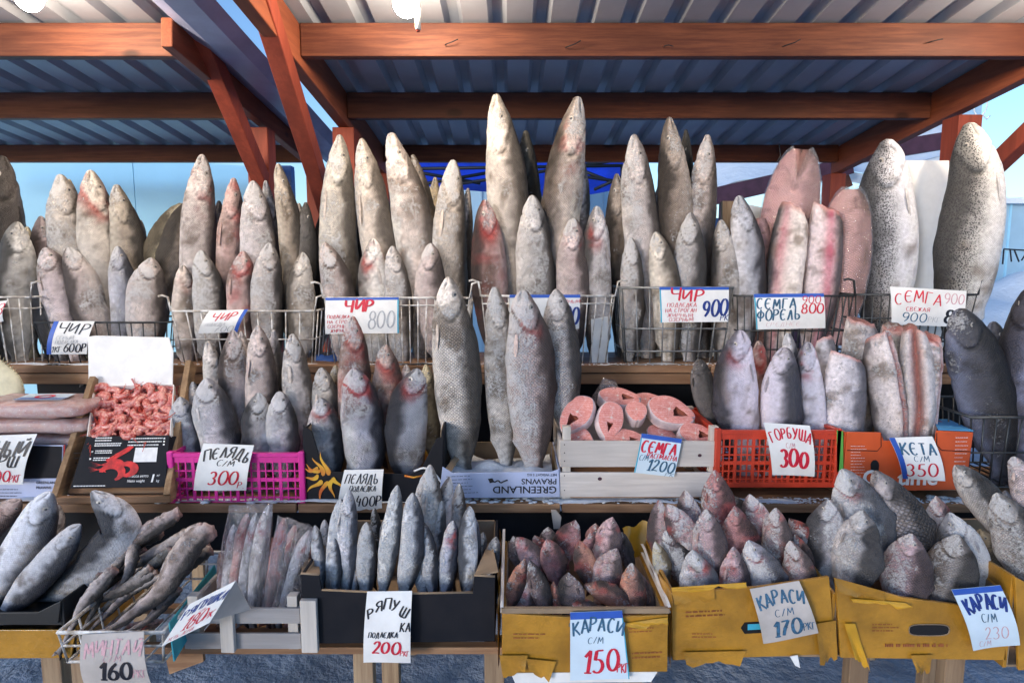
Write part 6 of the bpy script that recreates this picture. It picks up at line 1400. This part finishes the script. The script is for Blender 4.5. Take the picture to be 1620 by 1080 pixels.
# ------------------------------------------------------------------ price signs
sign('white sign corner with a pink 3 at the left edge', [(-45,482),(12,475),(6,508),(-50,520)], 2.475, [('3','ink_red',.82,.35,.98,.5)], seed=1)
sign('white 600 rouble sign with blue left edge and black lettering', [(86,508),(150,508),(137,560),(76,560)], 2.47, [('ЧИР','ink_black',.16,.62,.92,.32,0,.13),('СЕРЫЙ','ink_grey',.20,.46,.62,.11,0,.1),('ПОДЛЕДКА','ink_grey',.20,.32,.75,.12,0,.1),('1КГ','ink_black',.12,.07,.36,.17),('600Р','ink_black',.42,.07,.96,.27,0,.12)], strips=(('left',.12,'bluestrip'),), seed=2)
sign('white 700 rouble sign hanging askew with blue right edge', [(331,492),(393,489),(376,525),(314,527)], 2.47, [('ЧИР','ink_red',.18,.55,.78,.36,0,.14),('ПОДЛЕДКА','ink_grey',.12,.32,.62,.14),('700','ink_grey',.4,.04,.85,.26,0,.1)], strips=(('right',.1,'bluestrip'),), seed=3)
sign('wide white 800 sign with red lettering and faded grey number', [(515,471),(631,470),(631,527),(515,528)], 2.47, [('ЧИР','ink_red',.26,.60,.64,.34,0,.2),('ПОДЛЕДКА','ink_red',.03,.43,.33,.09,0,.14),('НА СТРОГ','ink_red',.03,.29,.33,.09,0,.14),('ОЗЕРНЫЙ','ink_red',.03,.16,.33,.09,0,.14),('ЖИРНЫЙ','ink_red',.07,.04,.32,.09,0,.14),('800','ink_grey',.58,.14,.94,.48,0,.09)], strips=(('top',.07,'bluestrip'),('right',.02,'cyanedge')), seed=4, curl=.005)
sign('pale sign mostly covered by the heads of the scaly fish', [(806,466),(918,466),(916,520),(806,520)], 2.47, [('ЖИРНЫЙ','ink_red',.66,.76,.99,.09,0,.14),('900','ink_blue',.66,.15,.98,.5,0,.14)], strips=(('top',.09,'bluestrip'),), seed=5, curl=.004)
sign('white sign with red lettering and a blue 900 above grey basket', [(1043,454),(1153,454),(1152,509),(1045,510)], 2.465, [('ЧИР','ink_red',.14,.60,.62,.36,0,.15),('ПОДЛЕДКА','ink_red',.10,.44,.52,.11,0,.13),('НА СТРОГАН','ink_red',.07,.29,.52,.11,0,.13),('ЖИРНЫЙ','ink_red',.10,.15,.47,.10,0,.13),('ОЗЕРНЫЙ','ink_red',.12,.03,.47,.10,0,.13),('900','ink_blue',.62,.18,.97,.46,0,.15),('РК','ink_blue',.88,.04,.99,.18,0,.12)], strips=(('top',.08,'bluestrip'),('left',.02,'cyanedge')), seed=6, curl=.004)
sign('white trout and salmon sign with teal lettering and red 800', [(1192,465),(1303,464),(1306,519),(1196,521)], 2.465, [('СЕМГА','ink_teal',.03,.58,.58,.30,0,.15),('ФОРЕЛЬ','ink_teal',.02,.26,.62,.30,0,.15),('900','ink_red',.68,.72,.94,.22,0,.11),('800','ink_red',.66,.44,.97,.28,0,.15),('СРЕДНЕЕ','ink_faintred',.14,.08,.62,.12,0,.07)], strips=(('top',.10,'bluestrip'),('left',.02,'cyanedge')), seed=7, curl=.005)
sign('white fresh salmon sign with red arched lettering and teal 900', [(1408,453),(1490,458),(1489,516),(1410,513)], 2.46, [('СЕМГА','ink_red',.07,.52,.97,.30,.10,.11,.12),('СВЕЖАЯ','ink_red',.28,.38,.74,.11,0,.13),('900','ink_teal',.20,.10,.68,.24,0,.13),('РКГ','ink_grey',.72,.10,.95,.14)], seed=8, curl=.006)
sign('white card with faded red 900 and bold black 80 right of fresh salmon sign', [(1489,458),(1529,460),(1522,517),(1488,516)], 2.463, [('900','ink_faintred',.10,.62,.9,.28),('80','ink_black',.15,.12,.98,.36,0,.22)], seed=9, curl=.006)
sign('white sign cut by left edge, black letters over pink price', [(-45,690),(59,686),(38,765),(-55,767)], 2.0, [('ЖНЫЙ','ink_black',.22,.58,.94,.30,0,.15),('ЕРШ','ink_black',.38,.36,.84,.24,0,.15),('300','ink_red',.34,.06,.76,.24,0,.13),('РКГ','ink_red',.76,.05,.94,.16)], seed=10, name='price_sign')
sign('white 300 sign on the pink crate with black arched lettering', [(322,701),(402,704),(389,776),(308,774)], 1.985, [('ПЕЛЯДЬ','ink_black',.08,.62,.96,.22,.12,.16,.35),('С/М','ink_black',.36,.56,.70,.12,0,.13),('300','ink_red',.26,.14,.80,.30,0,.13),('Р.','ink_red',.82,.06,.95,.16)], seed=11)
sign('white 400 sign with black script hanging under the flame box', [(545,743),(607,742),(604,806),(534,806)], 1.975, [('ПЕЛЯДЬ','ink_black',.08,.68,.86,.22,0,.12),('ПОДЛЕДКА','ink_black',.22,.50,.84,.13,0,.12),('1','ink_black',.04,.10,.10,.2),('400Р','ink_black',.40,.10,.96,.28,0,.1)], seed=12, rough=.03)
sign('pale blue 1200 sign on the steak crate with blue top strip', [(1015,685),(1079,694),(1066,754),(1003,747)], 1.985, [('СЕМГА','ink_red',.06,.56,.90,.28,.0,.17),('РАСПИЛЕНА','ink_red',.22,.42,.96,.13,0,.14),('С/М','ink_teal',.06,.34,.26,.14),('1200','ink_teal',.28,.10,.94,.28,0,.15),('РК','ink_teal',.76,.0,.96,.10)], card='palecard', strips=(('top',.11,'bluestrip'),('left',.03,'cyanedge')), seed=13, curl=.004)
sign('white 300 sign on the red crate with red arched lettering', [(1208,668),(1281,673),(1289,754),(1222,751)], 1.98, [('ГОРБУША','ink_red',.06,.64,.96,.20,.10,.13,.35),('С/М','ink_faintred',.38,.56,.58,.10),('300','ink_red',.22,.18,.82,.34,0,.17)], seed=14)
sign('white 350 sign on the orange carton with blue left edge', [(1406,692),(1475,690),(1494,760),(1430,758)], 1.975, [('КЕТА','ink_teal',.14,.62,.92,.26,0,.15),('С/М','ink_teal',.36,.46,.70,.13),('350','ink_red',.12,.10,.82,.32,0,.12)], strips=(('left',.13,'bluestrip'),), seed=15)
sign('worn grey-brown 160 sign with faded red lettering on pollock basket', [(130,1003),(228,998),(242,1085),(136,1088)], 1.452, [('МИНТАЙ','ink_faintred',.06,.62,.94,.24,.04,.14,.2),('С/М','ink_faintred',.36,.55,.62,.10),('160','ink_black',.28,.20,.76,.32,0,.18),('РКГ','ink_faintred',.78,.22,.97,.16)], card='greycard', seed=16, rough=.03)
sign('white tent-folded 180 sign leaning on the grey slatted crate', [(300,955),(373,918),(332,984),(255,1022)], 1.45, [('РЯПУШКА','ink_blue',.04,.60,.98,.22,.06,.14,.3),('С/М','ink_red',.46,.54,.60,.07),('180','ink_red',.28,.20,.72,.34,0,.1),('РК','ink_red',.74,.20,.92,.18),('УСТЬ-ЛЕНА','ink_red',.08,.05,.62,.10)], seed=17, curl=.003)
mb = MB(); mb.prism([P(373,918,1.4535), P(397,964,1.53), P(352,968,1.53), P(333,983,1.4535)], (0,.001,.0008)); o = mb.build('sign_backing', M['greycard'], loc=P(370,960,1.56)); tag(o, 'brown folded back half of the 180 sign', 'card')
sign('tall white 200 sign on the black vendace carton', [(581,935),(652,934),(650,1046),(574,1050)], 1.545, [('РЯПУШ','ink_black',.04,.62,.92,.13,.16,.17,.45),('КА','ink_black',.78,.48,.98,.12,0,.14),('ПОДЛЕДКА','ink_black',.10,.40,.72,.08,0,.14),('200','ink_red',.18,.15,.76,.18,0,.17),('РКГ','ink_red',.78,.11,.96,.08)], seed=18)
sign('pale blue 150 sign with blue top strip on the red carp carton', [(902,968),(984,965),(996,1073),(902,1076)], 1.488, [('КАРАСИ','ink_teal',.04,.64,.96,.19,.09,.14,.2),('С/М','ink_teal',.32,.55,.58,.09),('150','ink_red',.22,.12,.82,.34,0,.12),('РКГ','ink_red',.80,.10,.99,.14)], card='palecard', strips=(('top',.10,'bluestrip'),('right',.02,'cyanedge')), seed=19, curl=.004)
sign('grey 170 sign with dark blue lettering curling on its taped carton', [(1186,931),(1264,918),(1296,1002),(1206,1015)], 1.515, [('КАРАСИ','ink_teal',.06,.62,.94,.22,.08,.16,.25),('С/М','ink_teal',.32,.48,.66,.13),('170','ink_teal',.22,.10,.72,.30,0,.17),('РКГ','ink_teal',.76,.12,.97,.16)], card='greycard', seed=20)
sign('pale blue carp sign with faded price at the lower right', [(1505,932),(1582,925),(1614,1020),(1541,1030)], 1.51, [('КАРАСИ','ink_blue',.10,.62,.92,.22,.07,.16,.25),('С/М','ink_teal',.34,.48,.62,.13),('230','ink_faintred',.32,.18,.78,.22,0,.06),('С/М','ink_faintred',.16,.05,.4,.10,0,.06)], card='palecard', strips=(('top',.08,'bluestrip'),), seed=21)
